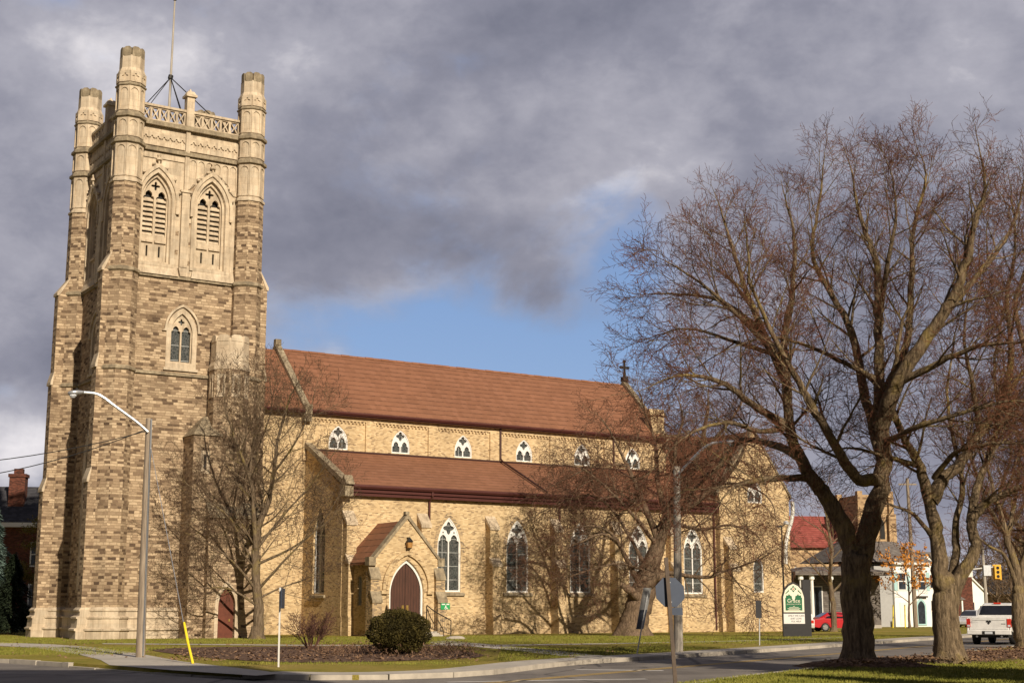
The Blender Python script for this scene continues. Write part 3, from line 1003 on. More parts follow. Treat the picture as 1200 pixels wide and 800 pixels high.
for x, y in ((0, 0), (WU, 0), (0, WV), (WU, WV)):
    if first is None:
        t_ = lower.build('turret', 'rubble', church)
        tb.build('turret_base', 'ashlar', t_)
        c_ = cap.build('turret_cap', 'ashlar', t_)
        pan.build('turret_panelling', 'ashlar', t_)
        mer.build('merlons', 'weathered_stone', t_)
        for bp_ in band_profiles:
            MB().stack(0, 0, bp_).build('turret_band', 'weathered_stone', t_)
        first = t_
    else:
        t_ = copy_tree(first, church)
    t_.location = (x, y, 0)


def tower_buttress(cx, cy, sx, deep):
    """buttress that runs sideways from a corner turret, in three stages with sloped tops"""
    d1, d2, d3 = deep
    a = lambda d: cx + sx * d
    prof = [(cx, 0), (a(d1 + .28), 0), (a(d1 + .28), .55), (a(d1 + .2), .62), (a(d1 + .17), 1.25), (a(d1 + .06), 1.5), (a(d1), 1.75), (a(d1), 9.25), (a(d2), 9.95), (a(d2), 16.2), (a(d3), 16.9), (a(d3), 22.2), (cx + sx * .8, 23.3), (cx, 23.3)]
    b = MB().prism(prof, lambda x, z, d: (x, cy + d, z), -0.42, 0.42).build('tower_buttress', 'rubble', church)
    for (q0, z0, q1, z1) in ((d1, 9.2, d2, 9.98), (d2, 16.15, d3, 16.93), (d3, 22.15, .8, 23.3)):
        cp = MB()
        cp.prism([(a(q0 + .09), z0 - .02), (a(q0 + .09), z0 + .16), (a(q1 - .02), z1 + .14), (a(q1 - .02), z1 - .02), (a(q0 - .05), z0 - .02)], lambda x, z, d: (x, cy + d, z), -0.47, 0.47)
        cp.build('buttress_cap', 'ashlar', b)
    pl = MB()
    pl.prism([(a(1.0), 0.0), (a(d1 + .30), 0.0), (a(d1 + .30), .48), (a(d1 + .40), .50), (a(d1 + .40), .60), (a(d1 + .26), .66), (a(d1 + .23), 1.18), (a(d1 + .31), 1.2), (a(d1 + .31), 1.28), (a(d1 + .12), 1.36), (a(d1 + .10), 1.6), (a(d1 + .17), 1.62), (a(d1 + .17), 1.7), (a(d1 + .03), 1.84), (a(1.0), 1.84)], lambda x, z, d: (x, cy + d, z), -0.58, 0.58)
    pl.build('plinth', 'ashlar', b)


tower_buttress(0, 0, -1, (1.52, 1.38, 1.30))
tower_buttress(0, WV, -1, (1.75, 1.6, 1.5))
tower_buttress(WU, 0, 1, (1.45, 1.38, 1.32))
# plinth round the tower walls
pl = MB()
for k in (0, 1):
    fn = tower_face(k)
    for d, z0, z1 in ((.40, 0, .50), (.50, .50, .62), (.34, .62, 1.20), (.42, 1.20, 1.30), (.22, 1.30, 1.62), (.30, 1.62, 1.72), (.14, 1.72, 1.84)):
        pl.plate(rect(0.9, 7.3, z0, z1), [], fn, -d, 0.02)
pl.build('tower_plinth', 'ashlar', church)


def tracery_window(name, c, hw, z0, zs, za, fn, depth, parent, mat='white_paint', gm='leaded_glass', rim=0.11, simple=False):
    """white two-light window with cusped heads and a quatrefoil over them; returns the frame"""
    fr = MB()
    H = za - zs
    fr.plate(arch(c - hw, c + hw, z0, zs, za, 9), [arch(c - hw + rim, c + hw - rim, z0 + rim, zs, za - rim * 1.5, 9)], fn, depth, depth + .16)
    q = hw - rim
    zt = zs + H * (0.40 if not simple else 0.30)
    hs = [light(c - q + .03, c - .05, z0 + rim + .03, zt), light(c + .05, c + q - .03, z0 + rim + .03, zt)]
    hs.append(foil(c, zs + H * 0.615, min(0.40 * hw / 0.9, H * .27) * 1.05, 4, .22, 28))
    if not simple:
        for s_ in (-1, 1):
            hs.append(foil(c + s_ * hw * .46, zs + H * 0.47, 0.075 * hw / .9, 3, .2, 12, 0.5))
    fr.plate(arch(c - q - .01, c + q + .01, z0 + rim - .01, zs, za - rim * 1.5 + .01, 9), hs, fn, depth + .05, depth + .13)
    o = fr.build(name, mat, parent)
    MB().plate(arch(c - hw + .04, c + hw - .04, z0 + .04, zs, za - .08, 6), [], fn, depth + .17, depth + .2).build('glass', gm, o)
    return o


for k in (0, 1):
    fn = tower_face(k)
    c = 4.02
    fr = MB().plate(arch(c - 1.0, c + 1.0, 16.5, 18.75, 20.42, 9), [arch(c - .70, c + .70, 16.9, 18.75, 20.05, 9)], fn, -0.03, 0.25)
    fr.plate(rect(c - 1.12, c + 1.12, 16.38, 16.55), [], fn, -0.12, 0.2)
    o1 = arch(c - 1.14, c + 1.14, 18.9, 19.0, 20.62, 8)[1:-1]
    i1 = arch(c - 1.02, c + 1.02, 18.9, 19.0, 20.46, 8)[1:-1]
    fr.plate([(c + 1.3, 18.85), (c + 1.14, 19.0)] + o1[1:] + [(c - 1.14, 19.0), (c - 1.3, 18.85), (c - 1.02, 18.85)] + i1[::-1][1:] + [(c + 1.02, 18.85)], [], fn, -0.14, 0.0)
    w = fr.build('tower_window', 'ashlar', church)
    tr = MB().plate(arch(c - .71, c + .71, 16.88, 18.75, 20.07, 9), [light(c - .63, c - .05, 16.98, 19.25), light(c + .05, c + .63, 16.98, 19.25), foil(c, 19.52, .22, 4, .28, 20)], fn, 0.12, 0.24)
    tr.build('tracery', 'ashlar', w)
    MB().plate(arch(c - .73, c + .73, 16.87, 18.75, 20.09, 9), [], fn, 0.3, 0.34).build('glass', 'leaded_glass', w)
fn = tower_face(1)
c = 4.1
fr = MB().plate(arch(c - 1.35, c + 1.35, 2.9, 10.6, 13.6, 9), [arch(c - .8, c + .8, 3.6, 10.6, 12.9, 9)], fn, -0.03, 0.3)
w = fr.build('tall_window', 'ashlar', church)
MB().plate(arch(c - .82, c + .82, 3.58, 10.6, 12.92, 9), [light(c - .72, c - .28, 3.75, 11.4), light(c - .2, c + .2, 3.75, 11.7), light(c + .28, c + .72, 3.75, 11.4), foil(c, 12.15, .24)], fn, 0.14, 0.28).build('tracery', 'ashlar', w)
MB().plate(arch(c - .9, c + .9, 3.5, 10.6, 13.0, 9), [], fn, 0.4, 0.45).build('glass', 'leaded_glass', w)

# flagpole on the tower roof with stays
fp = MB().tube([(3.9, 4.0, 31.8), (3.98, 4.0, 42.6)], [0.11, 0.055], 8)
fpo = fp.build('flagpole', 'old_pole', church)
MB().stack(3.98, 4.0, [(42.5, .05), (42.6, .14), (42.75, .14), (42.85, .06), (43.0, .11), (43.1, .04)], 8).build('finial', 'iron', fpo)
stays = MB()
for x, y in ((0.9, 0.9), (7.3, 0.9), (0.9, 7.7), (7.3, 7.7), (3.9, 0.5)):
    stays.tube([(3.93, 4.0, 37.0), (x, y, 32.6)], 0.035, 4)
stays.tube([(3.9, 4, 36.9), (3.95, 4, 37.15)], .17, 8)
stays.build('stays', 'iron', fpo)

# ---- stair turret, its porch block and red door
sb = MB().stack(6.98, -0.75, [(0, 1.3), (16.55, 1.26)])
stt = sb.build('stair_turret', 'rubble', church)
sc_ = MB().stack(6.98, -0.75, [(16.5, 1.30), (16.75, 1.30), (17.0, 1.2), (18.35, 1.18), (18.5, 1.12)])
for k in range(8):
    a0 = 2 * math.pi * k / 8
    f8 = lambda a, b, d, a0=a0: (6.98 + (1.12 - d) * math.cos(a0) - a * math.sin(a0), -0.75 + (1.12 - d) * math.sin(a0) + a * math.cos(a0), b)
    sc_.plate([(-.36, 18.3), (.36, 18.3), (.36, 18.62), (.2, 18.72), (-.2, 18.72), (-.36, 18.62)], [], f8, 0.0, 0.35)
sc_.build('stair_turret_cap', 'ashlar', stt)
for k in range(3, 8):
    a0 = 2 * math.pi * k / 8
    f8 = lambda a, b, d, a0=a0: (6.98 + (1.26 * ca - d) * math.cos(a0) - a * math.sin(a0), -0.75 + (1.26 * ca - d) * math.sin(a0) + a * math.cos(a0), b)
    w = MB().plate(rect(-.28, .28, 14.75, 16.2), [rect(-.11, .11, 15.0, 15.95)], f8, -0.03, 0.1).build('slit_window', 'ashlar', stt)
    MB().plate(rect(-.13, .13, 14.98, 15.97), [], f8, 0.0, 0.06).build('pane', 'dark', w)
sblk = MB().box(4.45, 6.3, -1.75, 0.3, 0, 12.25).build('stair_block', 'rubble', church)
MB().add([(4.35, -1.86, 12.25), (6.3, -1.86, 12.25), (6.3, 0.3, 12.25), (4.35, 0.3, 12.25), (5.6, -0.35, 13.6), (6.3, -.35, 13.6), (6.3, 0.3, 13.6), (5.6, 0.3, 13.6)],
         [(0, 3, 2, 1), (4, 5, 6, 7), (0, 1, 5, 4), (1, 2, 6, 5), (2, 3, 7, 6), (3, 0, 4, 7)]).build('cap', 'weathered_stone', sblk)
w = MB().plate(rect(4.92, 5.52, 9.9, 11.3), [rect(5.12, 5.3, 10.15, 11.05)], S(-1.75), -0.04, 0.05).build('slit_window', 'ashlar', sblk)
MB().plate(rect(5.1, 5.32, 10.13, 11.07), [], S(-1.75), -0.012, 0.03).build('pane', 'dark', w)
dw = MB().plate(rect(5.45, 8.7, 0, 7.2), [arch(6.2, 7.3, 0.02, 1.9, 3.1)], S(-2.25), 0, 0.6).box(5.45, 8.7, -1.64, 0.2, 0, 7.2)
dw = dw.build('door_block', 'rubble', church)
MB().prism([(-2.4, 7.2), (-2.4, 7.35), (-1.7, 8.2), (0.2, 8.2), (0.2, 7.2)], lambda a, b, d: (d, a, b), 5.4, 8.75).build('cap', 'weathered_stone', dw)
o1 = arch(5.98, 7.52, 0.0, 1.9, 3.42, 8); i1 = arch(6.2, 7.3, 0.02, 1.9, 3.1, 8)
rd = MB().plate(i1, [], S(-2.25), 0.28, 0.36).build('side_door', 'rust_door', church)
MB().plate([(7.52, 0)] + o1[2:] + [(5.98, 0), (6.2, 0)] + i1[2:][::-1] + [(7.3, 0)], [], S(-2.25), -0.05, 0.02).build('door_surround', 'ashlar', rd)
MB().box(7.0, 7.1, -2.02, -1.96, 1.0, 1.15).build('handle', 'brass', rd)
# thin drainpipe beside the stair turret
MB().tube([(8.55, -0.45, 0.1), (8.55, -0.45, 13.8)], 0.07, 6).build('downpipe', 'pipe_metal', church)

# ---- narthex bay between tower and nave, nave walls
EZ, EV, RZ, RV = 15.95, 8.75, 21.25, 14.5
NU0, NU1 = 16.75, 50.0
nx = MB().box(8.9, NU0 + .5, 9.22, 19.8, 0, 15.75)
nx.box(8.9, 10.2, 8.9, 9.25, 0, 15.2)
nx.build('narthex_wall', 'yellow_brick', church)
MB().tube([(12.6, 9.12, 0.1), (12.6, 9.12, 15.7)], 0.08, 6).build('downpipe', 'pipe_metal', church)


def roof(name, u0, u1, eave_v, ez, rv, rz, th=0.16, mat='roof_tiles', both=True):
    m_ = MB()
    bv = 2 * rv - eave_v
    sides = [(eave_v, rv)] + ([(bv, rv)] if both else [])
    for a, b in sides:
        m_.hexa([(u0, a, ez - th), (u1, a, ez - th), (u1, b, rz - th), (u0, b, rz - th)], [(u0, a, ez), (u1, a, ez), (u1, b, rz), (u0, b, rz)])
    return m_.build(name, mat, church)


roof('narthex_roof', 8.0, NU0 + .1, EV, EZ - .05, RV, RZ - .05)
MB().prism([(9.25, 15.7), (19.75, 15.7), (14.5, 20.95)], lambda a, b, d: (d, a, b), 8.3, 8.6).build('narthex_gable', 'yellow_brick', church)
nr = roof('nave_roof', NU0 + .3, NU1, EV, EZ, RV, RZ)
rg = MB()
random.seed(3)
for i in range(46):
    u = NU0 + .6 + i * (NU1 - NU0 - 1) / 46
    rg.prism([(-.17, -.10), (.17, -.10), (.07, .08), (-.07, .08)], lambda a, b, d, z=RZ + random.uniform(-.015, .02): (d, RV + a, z + b), u, u + (NU1 - NU0 - 1) / 46 - .015)
rg.build('ridge_tiles', 'roof_tiles', nr)
CC = [19.6, 24.8, 30.3, 35.95, 41.6, 46.8]
holes = [arch(c - .77, c + .77, 13.25, 13.75, 15.0, 7) for c in CC]
MB().plate(rect(NU0, NU1, 10.6, 15.75), holes, S(9.2), 0, 0.5).build('clerestory_wall', 'yellow_brick', church)
for c in CC:
    tracery_window('clerestory_window', c, .80, 13.22, 13.75, 15.04, S(9.2), 0.03, church, rim=.10, simple=True)
PC = [17.15, 22.2, 27.55, 33.1, 38.8, 44.2, 49.6]
for c in PC:
    MB().box(c - .42, c + .42, 9.06, 9.25, 12.3, 15.75).build('pilaster', 'yellow_brick', church)
cb = MB()
for c0, c1 in zip(PC[:-1], PC[1:]):
    u = c0 + .52
    cb.box(c0 + .42, c1 - .42, 9.07, 9.22, 15.38, 15.75)
    while u < c1 - .55:
        cb.box(u, u + .13, 9.09, 9.22, 15.22, 15.39)
        u += .30
cb.build('corbel_table', 'yellow_brick', church)
MB().box(NU0, NU1, 9.0, 9.24, 15.76, 15.86).build('cornice', 'yellow_brick', church)


def gutter(name, u0, u1, v, z, h=0.16, fascia=0.0, mat='maroon_metal'):
    m_ = MB()
    m_.prism([(v, z), (v - .17, z), (v - .2, z - h * .4), (v - .13, z - h), (v, z - h)], lambda a, b, d: (d, a, b), u0, u1)
    if fascia:
        m_.box(u0, u1, v - .03, v + .1, z - h - fascia, z - h + .01)
    return m_.build(name, mat, church)


gutter('nave_gutter', NU0 + .1, NU1 + .1, EV - .01, EZ + .02, .2, .08)
gutter('narthex_gutter', 8.9, NU0, EV - .01, EZ - .03, .2, .05)


def coping(name, u0, u1, pts, th=0.34, up=0.30, mat='weathered_stone'):
    """gable coping along points (v, z)"""
    m_ = MB()
    for (a, za), (b, zb) in zip(pts[:-1], pts[1:]):
        m_.hexa([(u0, a, za - th + up), (u1, a, za - th + up), (u1, b, zb - th + up), (u0, b, zb - th + up)], [(u0, a, za + up), (u1, a, za + up), (u1, b, zb + up), (u0, b, zb + up)])
    return m_.build(name, mat, church)


for nm, u0, u1 in (('west_gable', NU0 - .12, NU0 + .38), ('east_gable', NU1 - .1, NU1 + .4)):
    g = MB().prism([(9.2, 10.0), (19.8, 10.0), (19.8, 15.85), (14.5, 21.3), (9.2, 15.85)], lambda a, b, d: (d, a, b), u0 + .05, u1 - .05).build('gable_wall', 'yellow_brick', church)
    coping('gable_coping', u0, u1, [(8.75, 15.85), (RV, RZ + .12), (20.25, 15.85)])
    kn = MB().box(u0 - .04, u1 + .04, 8.62, 9.3, 15.1, 15.6).box(u0 - .02, u1 + .02, 8.52, 9.1, 15.6, 16.3)
    kn.build('kneeler', 'weathered_stone', church)
MB().box(NU0 - .1, NU0 + .36, 14.3, 14.7, RZ + .3, RZ + .75).build('gable_apex_stone', 'weathered_stone', church)
cr = MB().box(49.9, 50.4, 14.25, 14.75, RZ + .35, RZ + .75).box(50.05, 50.25, 14.4, 14.6, RZ + .7, RZ + 1.15)
cr.box(50.08, 50.22, 14.42, 14.58, RZ + 1.1, RZ + 2.15).box(49.72, 50.58, 14.43, 14.57, RZ + 1.5, RZ + 1.72)
for a, b in ((50.15, 2.15), (49.76, 1.61), (50.54, 1.61)):
    cr.stack(a, 14.5, [(RZ + b - .13, .06), (RZ + b - .04, .16), (RZ + b + .06, .16), (RZ + b + .14, .05)], 8)
cr.build('gable_cross', 'iron', church)

# ---- south aisle
AV, AU0, AU1, AZ = 3.0, 17.0, 50.3, 9.75
AC = [25.45, 31.25, 36.9, 42.45, 47.9]
holes = [arch(c - .95, c + .95, 2.95, 6.1, 8.2, 8) for c in AC]
aw = MB().plate(rect(AU0, AU1, 0, AZ), holes, S(AV), 0, 0.55).build('aisle_wall', 'yellow_brick', church)
for c in AC:
    w = tracery_window('aisle_window', c, .98, 2.92, 6.1, 8.24, S(AV), 0.05, church)
    MB().prism([(AV - .14, 2.68), (AV + .2, 2.68), (AV + .2, 2.96), (AV - .02, 2.92), (AV - .14, 2.82)], lambda a, b, d: (d, a, b), c - 1.25, c + 1.25).build('sill', 'weathered_stone', w)
    ring = MB()
    oo, ii = arch(c - 1.24, c + 1.24, 5.2, 6.1, 8.62, 9), arch(c - 1.0, c + 1.0, 5.2, 6.1, 8.28, 9)
    ring.plate([(c + 1.24, 5.6)] + oo[2:] + [(c - 1.24, 5.6), (c - 1.0, 5.6)] + ii[2:][::-1] + [(c + 1.0, 5.6)], [], S(AV), -0.025, 0.01)
    ring.build('brick_arch', 'grey_brick', w)
pb = MB().box(AU0, AU1, AV - .1, AV + .1, 0.0, 1.15).prism([(AV - .1, 1.15), (AV + .05, 1.15), (AV + .05, 1.32), (AV - .02, 1.32)], lambda a, b, d: (d, a, b), AU0, AU1)
pb.build('aisle_base_course', 'yellow_brick', church)


def aisle_buttress(c, v=AV, top=7.9, nm='aisle_buttress'):
    prof = [(v, 0), (v - 1.12, 0), (v - 1.12, 1.2), (v - 1.02, 1.35), (v - 1.02, 4.75), (v - .66, 5.15), (v - .66, top - .5), (v, top + .25)]
    b = MB().prism(prof, lambda a, z, d: (d, a, z), c - .37, c + .37).build(nm, 'yellow_brick', church)
    m_ = MB()
    m_.prism([(v - 1.08, 4.72), (v - 1.08, 4.92), (v - .6, 5.42), (v - .6, 5.02)], lambda a, z, d: (d, a, z), c - .42, c + .42)
    m_.build('buttress_cap', 'ashlar', b)
    m_ = MB()
    m_.prism([(v - .74, top - .55), (v - .74, top - .35), (v, top + .48), (v, top + .12)], lambda a, z, d: (d, a, z), c - .42, c + .42)
    m_.build('buttress_cap', 'ashlar', b)


for c in (17.4, 23.2, 28.85, 34.5, 40.05, 45.5):
    aisle_buttress(c)
# aisle west end: leaning gable with one tall window
aww = MB().plate([(AV + .5, 0), (9.25, 0), (9.25, 13.25), (AV + .5, 10.2)], [arch(5.6, 7.5, 2.8, 6.6, 8.7, 8)], W_(AU0), 0.0, 0.5).build('aisle_end_wall', 'yellow_brick', church)
w = tracery_window('aisle_end_window', 6.55, .98, 2.77, 6.6, 8.74, W_(AU0), 0.12, church, mat='grey_siding')
MB().prism([(AU0 - .14, 2.5), (AU0 + .2, 2.5), (AU0 + .2, 2.8), (AU0 - .14, 2.66)], lambda a, b, d: (a, d, b), 5.4, 7.7).build('sill', 'weathered_stone', w)
coping('aisle_coping', AU0 - .15, AU0 + .4, [(2.45, 9.95), (9.3, 13.35)], .38, .36)
MB().box(AU0 - .2, AU0 + .45, 2.3, 3.05, 9.3, 10.15).prism([(2.1, 10.1), (3.0, 10.1), (2.55, 10.75)], lambda a, b, d: (d, a, b), AU0 - .2, AU0 + .45).build('kneeler', 'weathered_stone', church)
MB().hexa([(AU0 + .2, 2.5, 9.95), (AU1, 2.5, 9.95), (AU1, 9.22, 12.98), (AU0 + .2, 9.22, 12.98)], [(AU0 + .2, 2.5, 10.1), (AU1, 2.5, 10.1), (AU1, 9.22, 13.12), (AU0 + .2, 9.22, 13.12)]).build('aisle_roof', 'roof_tiles', church)
MB().box(NU0 + .2, NU1, 9.0, 9.19, 13.06, 13.18).build('flashing', 'pipe_metal', church)
g = MB()
g.prism([(2.52, 10.12), (2.3, 10.12), (2.28, 10.0), (2.36, 9.86), (2.52, 9.86)], lambda a, b, d: (d, a, b), AU0 + .3, AU1)
g.box(AU0 + .3, AU1, 2.62, 2.98, 9.38, 9.9).box(AU0 + .3, AU1, 2.5, 2.66, 9.62, 9.88)
g.build('aisle_gutter', 'maroon_metal', church)
for u in (33.1, 44.2):
    MB().tube([(u + .5, 9.0, 15.8), (u + .5, 9.0, 13.35), (u + .5, 8.7, 13.1), (u + .5, 2.5, 10.28)], 0.085, 6).build('downpipe', 'pipe_metal', church)
for u in (23.75, 34.95, 50.05):
    MB().tube([(u, 2.45, 9.95), (u, 2.45, 9.6), (u, 2.88, 9.2), (u, 2.88, 0.15)], 0.08, 8).build('downpipe', 'maroon_metal', church)
MB().box(AU0, AU0 + .5, 2.85, 3.5, 0, 0.02).build('footing', 'concrete', church)

# ---- porch with the double doors
PU, PF = 19.72, -1.2
hw_, hd_ = 1.28, 4.95
front = [(PU - 2.35, 0), (PU + 2.35, 0), (PU + 2.35, 5.0), (PU, 7.62), (PU - 2.35, 5.0)]
MB().plate(front, [arch(PU - hw_, PU + hw_, 0.0001, 2.75, hd_, 9)], S(PF), 0, 0.5).build('porch_front', 'yellow_brick', church)
ps = MB()
ps.plate([(PF + .5, 0), (AV, 0), (AV, 4.75), (PF + .5, 4.75)], [rect(.75, 1.35, 2.0, 3.9)], W_(PU - 2.3), 0.0, 0.4)
ps.box(PU + 1.9, PU + 2.3, PF + .5, AV, 0, 4.75)
ps.build('porch_side_wall', 'yellow_brick', church)
w = MB().plate(rect(.72, 1.38, 1.97, 3.93), [rect(.84, 1.02, 2.1, 3.8), rect(1.08, 1.26, 2.1, 3.8)], W_(PU - 2.3), 0.1, 0.2).build('porch_side_window', 'grey_siding', church)
MB().plate(rect(.74, 1.36, 1.99, 3.91), [], W_(PU - 2.3), 0.21, 0.24).build('glass', 'window_glass', w)
pr_ = MB()
for s_ in (-1, 1):
    e0, e1 = PU + s_ * 2.62, PU
    pr_.hexa([(e0, PF + .3, 4.62), (e0, AV, 4.62), (e1, AV, 7.38), (e1, PF + .3, 7.38)], [(e0, PF + .3, 4.80), (e0, AV, 4.80), (e1, AV, 7.56), (e1, PF + .3, 7.56)])
pr_.build('porch_roof', 'roof_tiles', church)
pc = MB()
for s_ in (-1, 1):
    e0, e1 = PU + s_ * 2.6, PU
    pc.hexa([(e0, PF - .1, 4.75), (e1, PF - .1, 7.68), (e1, PF + .48, 7.68), (e0, PF + .48, 4.75)], [(e0, PF - .1, 5.0), (e1, PF - .1, 7.98), (e1, PF + .48, 7.98), (e0, PF + .48, 5.0)])
    pc.box(e0 - .25, e0 + .25, PF - .1, PF + .5, 4.55, 5.1)
pc.build('porch_coping', 'weathered_stone', church)
MB().box(PU - .14, PU + .14, PF - .02, PF + .3, 7.95, 8.15).build('porch_apex_stone', 'weathered_stone', church)
for s_ in (-1, 1):
    e = PU + s_ * 2.45
    b = MB().prism([(PF + .4, 0), (PF - .55, 0), (PF - .55, 2.2), (PF - .28, 2.7), (PF - .28, 3.7), (PF, 4.2), (PF + .4, 4.2)], lambda a, z, d: (d, a, z), e - .34, e + .34).build('porch_buttress', 'grey_brick', church)
    m_ = MB().prism([(PF - .62, 2.15), (PF - .62, 2.3), (PF - .24, 2.95), (PF - .24, 2.65)], lambda a, z, d: (d, a, z), e - .38, e + .38)
    m_.build('buttress_cap', 'weathered_stone', b)
    m_ = MB()
    m_.prism([(PF - .34, 3.65), (PF - .34, 3.8), (PF, 4.45), (PF, 4.1)], lambda a, z, d: (d, a, z), e - .38, e + .38)
    m_.build('buttress_cap', 'weathered_stone', b)
# white frame, hood mould, two leaves with brass plates, lantern, steps, rails, sign
oo, ii = arch(PU - hw_, PU + hw_, 0.3, 2.75, hd_, 10), arch(PU - hw_ + .14, PU + hw_ - .14, 0.3, 2.75, hd_ - .2, 10)
dr = MB().plate([(PU + hw_ - .01, .3)] + oo[2:] + [(PU - hw_ + .01, .3), (PU - hw_ + .14, .3)] + ii[2:][::-1] + [(PU + hw_ - .14, .3)], [], S(PF), 0.10, 0.26).build('door_frame', 'white_paint', church)
half = arch(PU - hw_ + .15, PU + hw_ - .15, 0.32, 2.75, hd_ - .22, 10)
lft = [q for q in half if q[0] < PU - .012] + [(PU - .012, .32)]
rgt = [q for q in half if q[0] > PU + .012] + [(PU + .012, hd_ - .25), (PU + .012, .32)]
lft = [(PU - .012, .32), (PU - .012, hd_ - .25)] + [q for q in half[2:] if q[0] < PU - .02] + [(PU - hw_ + .15, .32)]
rgt = [(PU + .012, .32), (PU + hw_ - .15, .32)] + [q for q in half[2:] if q[0] > PU + .02] + [(PU + .012, hd_ - .25)]
for lf, s_ in ((lft, -1), (rgt, 1)):
    d_ = MB().plate(lf, [], S(PF), 0.2, 0.28).build('porch_door', 'door_wood', church)
    MB().box(PU + s_ * .17 - .08, PU + s_ * .17 + .08, PF + .15, PF + .2, 1.35, 2.0).box(PU + s_ * .17 - .05, PU + s_ * .17 + .05, PF + .08, PF + .15, 1.5, 1.85).build('handle', 'brass', d_)
oo, ii = arch(PU - 1.82, PU + 1.82, 2.9, 3.1, 5.55, 10), arch(PU - 1.58, PU + 1.58, 2.9, 3.1, 5.28, 10)
hm = MB().plate([(PU + 1.82, 2.9)] + oo[2:] + [(PU - 1.82, 2.9), (PU - 1.58, 2.9)] + ii[2:][::-1] + [(PU + 1.58, 2.9)], [], S(PF), -0.16, 0.02)
hm.box(PU - 1.95, PU - 1.5, PF - .2, PF, 2.72, 2.95).box(PU + 1.5, PU + 1.95, PF - .2, PF, 2.72, 2.95)
oo, ii = arch(PU - 1.5, PU + 1.5, 2.7, 2.9, 5.2, 10), arch(PU - 1.3, PU + 1.3, 2.7, 2.75, 4.98, 10)
hm.plate([(PU + 1.5, 0)] + oo[2:] + [(PU - 1.5, 0), (PU - 1.3, 0)] + ii[2:][::-1] + [(PU + 1.3, 0)], [], S(PF), -0.05, 0.02)
hm.build('hood_mould', 'yellow_brick', church)
ln = MB().stack(PU + .02, PF - .32, [(5.62, .03), (5.7, .15), (6.12, .2), (6.16, .25), (6.32, .12), (6.42, .03)], 6).box(PU - .03, PU + .07, PF - .32, PF, 6.38, 6.44)
lo_ = ln.build('porch_lantern', 'iron', church)
MB().stack(PU + .02, PF - .32, [(5.73, .165), (6.08, .215)], 6).build('lantern_glass', 'lantern_glass', lo_)
stp = MB()
for i in range(3):
    stp.box(PU - 2.1, PU + 2.1, PF - .5 - .38 * (2 - i), PF + .3, 0.0, .1 + .1 * i)
stp.build('porch_steps', 'concrete', church)
for s_ in (-1, 1):
    x = PU + s_ * 1.5
    rl = MB()
    top = [(x, PF - .12, 2.0), (x + s_ * .25, PF - .7, 1.6), (x + s_ * .9, PF - 1.75, 1.02)]
    bot = [(x, PF - .12, .62), (x + s_ * .25, PF - .7, .42), (x + s_ * .9, PF - 1.75, .15)]
    rl.tube(top, .035, 6).tube(bot, .02, 5).tube([top[0], (x, PF - .12, .1)], .03, 6).tube([top[2], (top[2][0], top[2][1], 0)], .035, 6)
    for i in range(1, 12):
        t = i / 12
        a = Vector(top[0]).lerp(Vector(top[2]), t); b = Vector(bot[0]).lerp(Vector(bot[2]), t)
        rl.tube([a, b], .011, 4)
    rl.build('porch_railing', 'iron', church)
gs = MB().box(PU + 2.3, PU + 3.0, PF - .60, PF - .57, 1.72, 2.14).build('parking_sign', 'bright_green', church)
gw = MB().box(PU + 2.36, PU + 2.62, PF - .607, PF - .601, 2.03, 2.10).box(PU + 2.72, PU + 2.94, PF - .607, PF - .601, 2.03, 2.10)
x = PU + 2.68
gw.stack(x, 0, [(0, .05), (.004, .05)], 10) if False else None
gw.plate(foil(x - .01, 1.96, .045, 1, 0.0, 10), [], S(PF - .604), -0.003, 0.002)
gw.plate([(x - .05, 1.92), (x + .03, 1.92), (x + .05, 1.84), (x + .13, 1.84), (x + .16, 1.76), (x + .11, 1.75), (x + .09, 1.81), (x - .02, 1.81)], [], S(PF - .604), -0.003, 0.002)
gw.plate(foil(x - .02, 1.81, .085, 1, 0.0, 14), [foil(x - .02, 1.81, .055, 1, 0.0, 14)], S(PF - .608), -0.003, 0.002)
gw.build('wheelchair_symbol', 'letterboard', gs)

# ---- transept gable and chancel at the far end
TU0, TU1, TV = 50.3, 57.9, 2.45
TC = (TU0 + TU1) / 2
MB().plate([(TU0, 0), (TU1, 0), (TU1, 11.0), (TC, 16.3), (TU0, 11.0)], [arch(TC - .75, TC + .85, 10.3, 10.9, 12.2), arch(TC - .35, TC + .75, 3.1, 5.0, 5.9)], S(TV), 0, .5).build('transept_wall', 'yellow_brick', church)
tracery_window('transept_window', TC + .05, .83, 10.27, 10.9, 12.24, S(TV), 0.05, church, rim=.1, simple=True)
w = MB().plate(arch(TC - .38, TC + .78, 3.07, 5.0, 5.93), [arch(TC - .26, TC + .66, 3.2, 5.0, 5.75)], S(TV), 0.05, .2).build('transept_low_window', 'white_paint', church)
MB().plate(arch(TC - .3, TC + .7, 3.15, 5.0, 5.8), [], S(TV), 0.2, .23).build('glass', 'leaded_glass', w)
MB().box(TU0, TU0 + .5, TV + .5, 9.2, 0, 11.0).box(TU1 - .5, TU1, TV + .5, 14, 0, 11.0).build('transept_side_wall', 'yellow_brick', church)
tr_ = MB()
for s_ in (-1, 1):
    e0 = TC + s_ * 4.0
    tr_.hexa([(e0, TV + .1, 10.6), (e0, 14.0, 10.6), (TC, 14.0, 16.05), (TC, TV + .1, 16.05)], [(e0, TV + .1, 10.78), (e0, 14.0, 10.78), (TC, 14.0, 16.23), (TC, TV + .1, 16.23)])
tr_.build('transept_roof', 'roof_tiles', church)
tcp = MB()
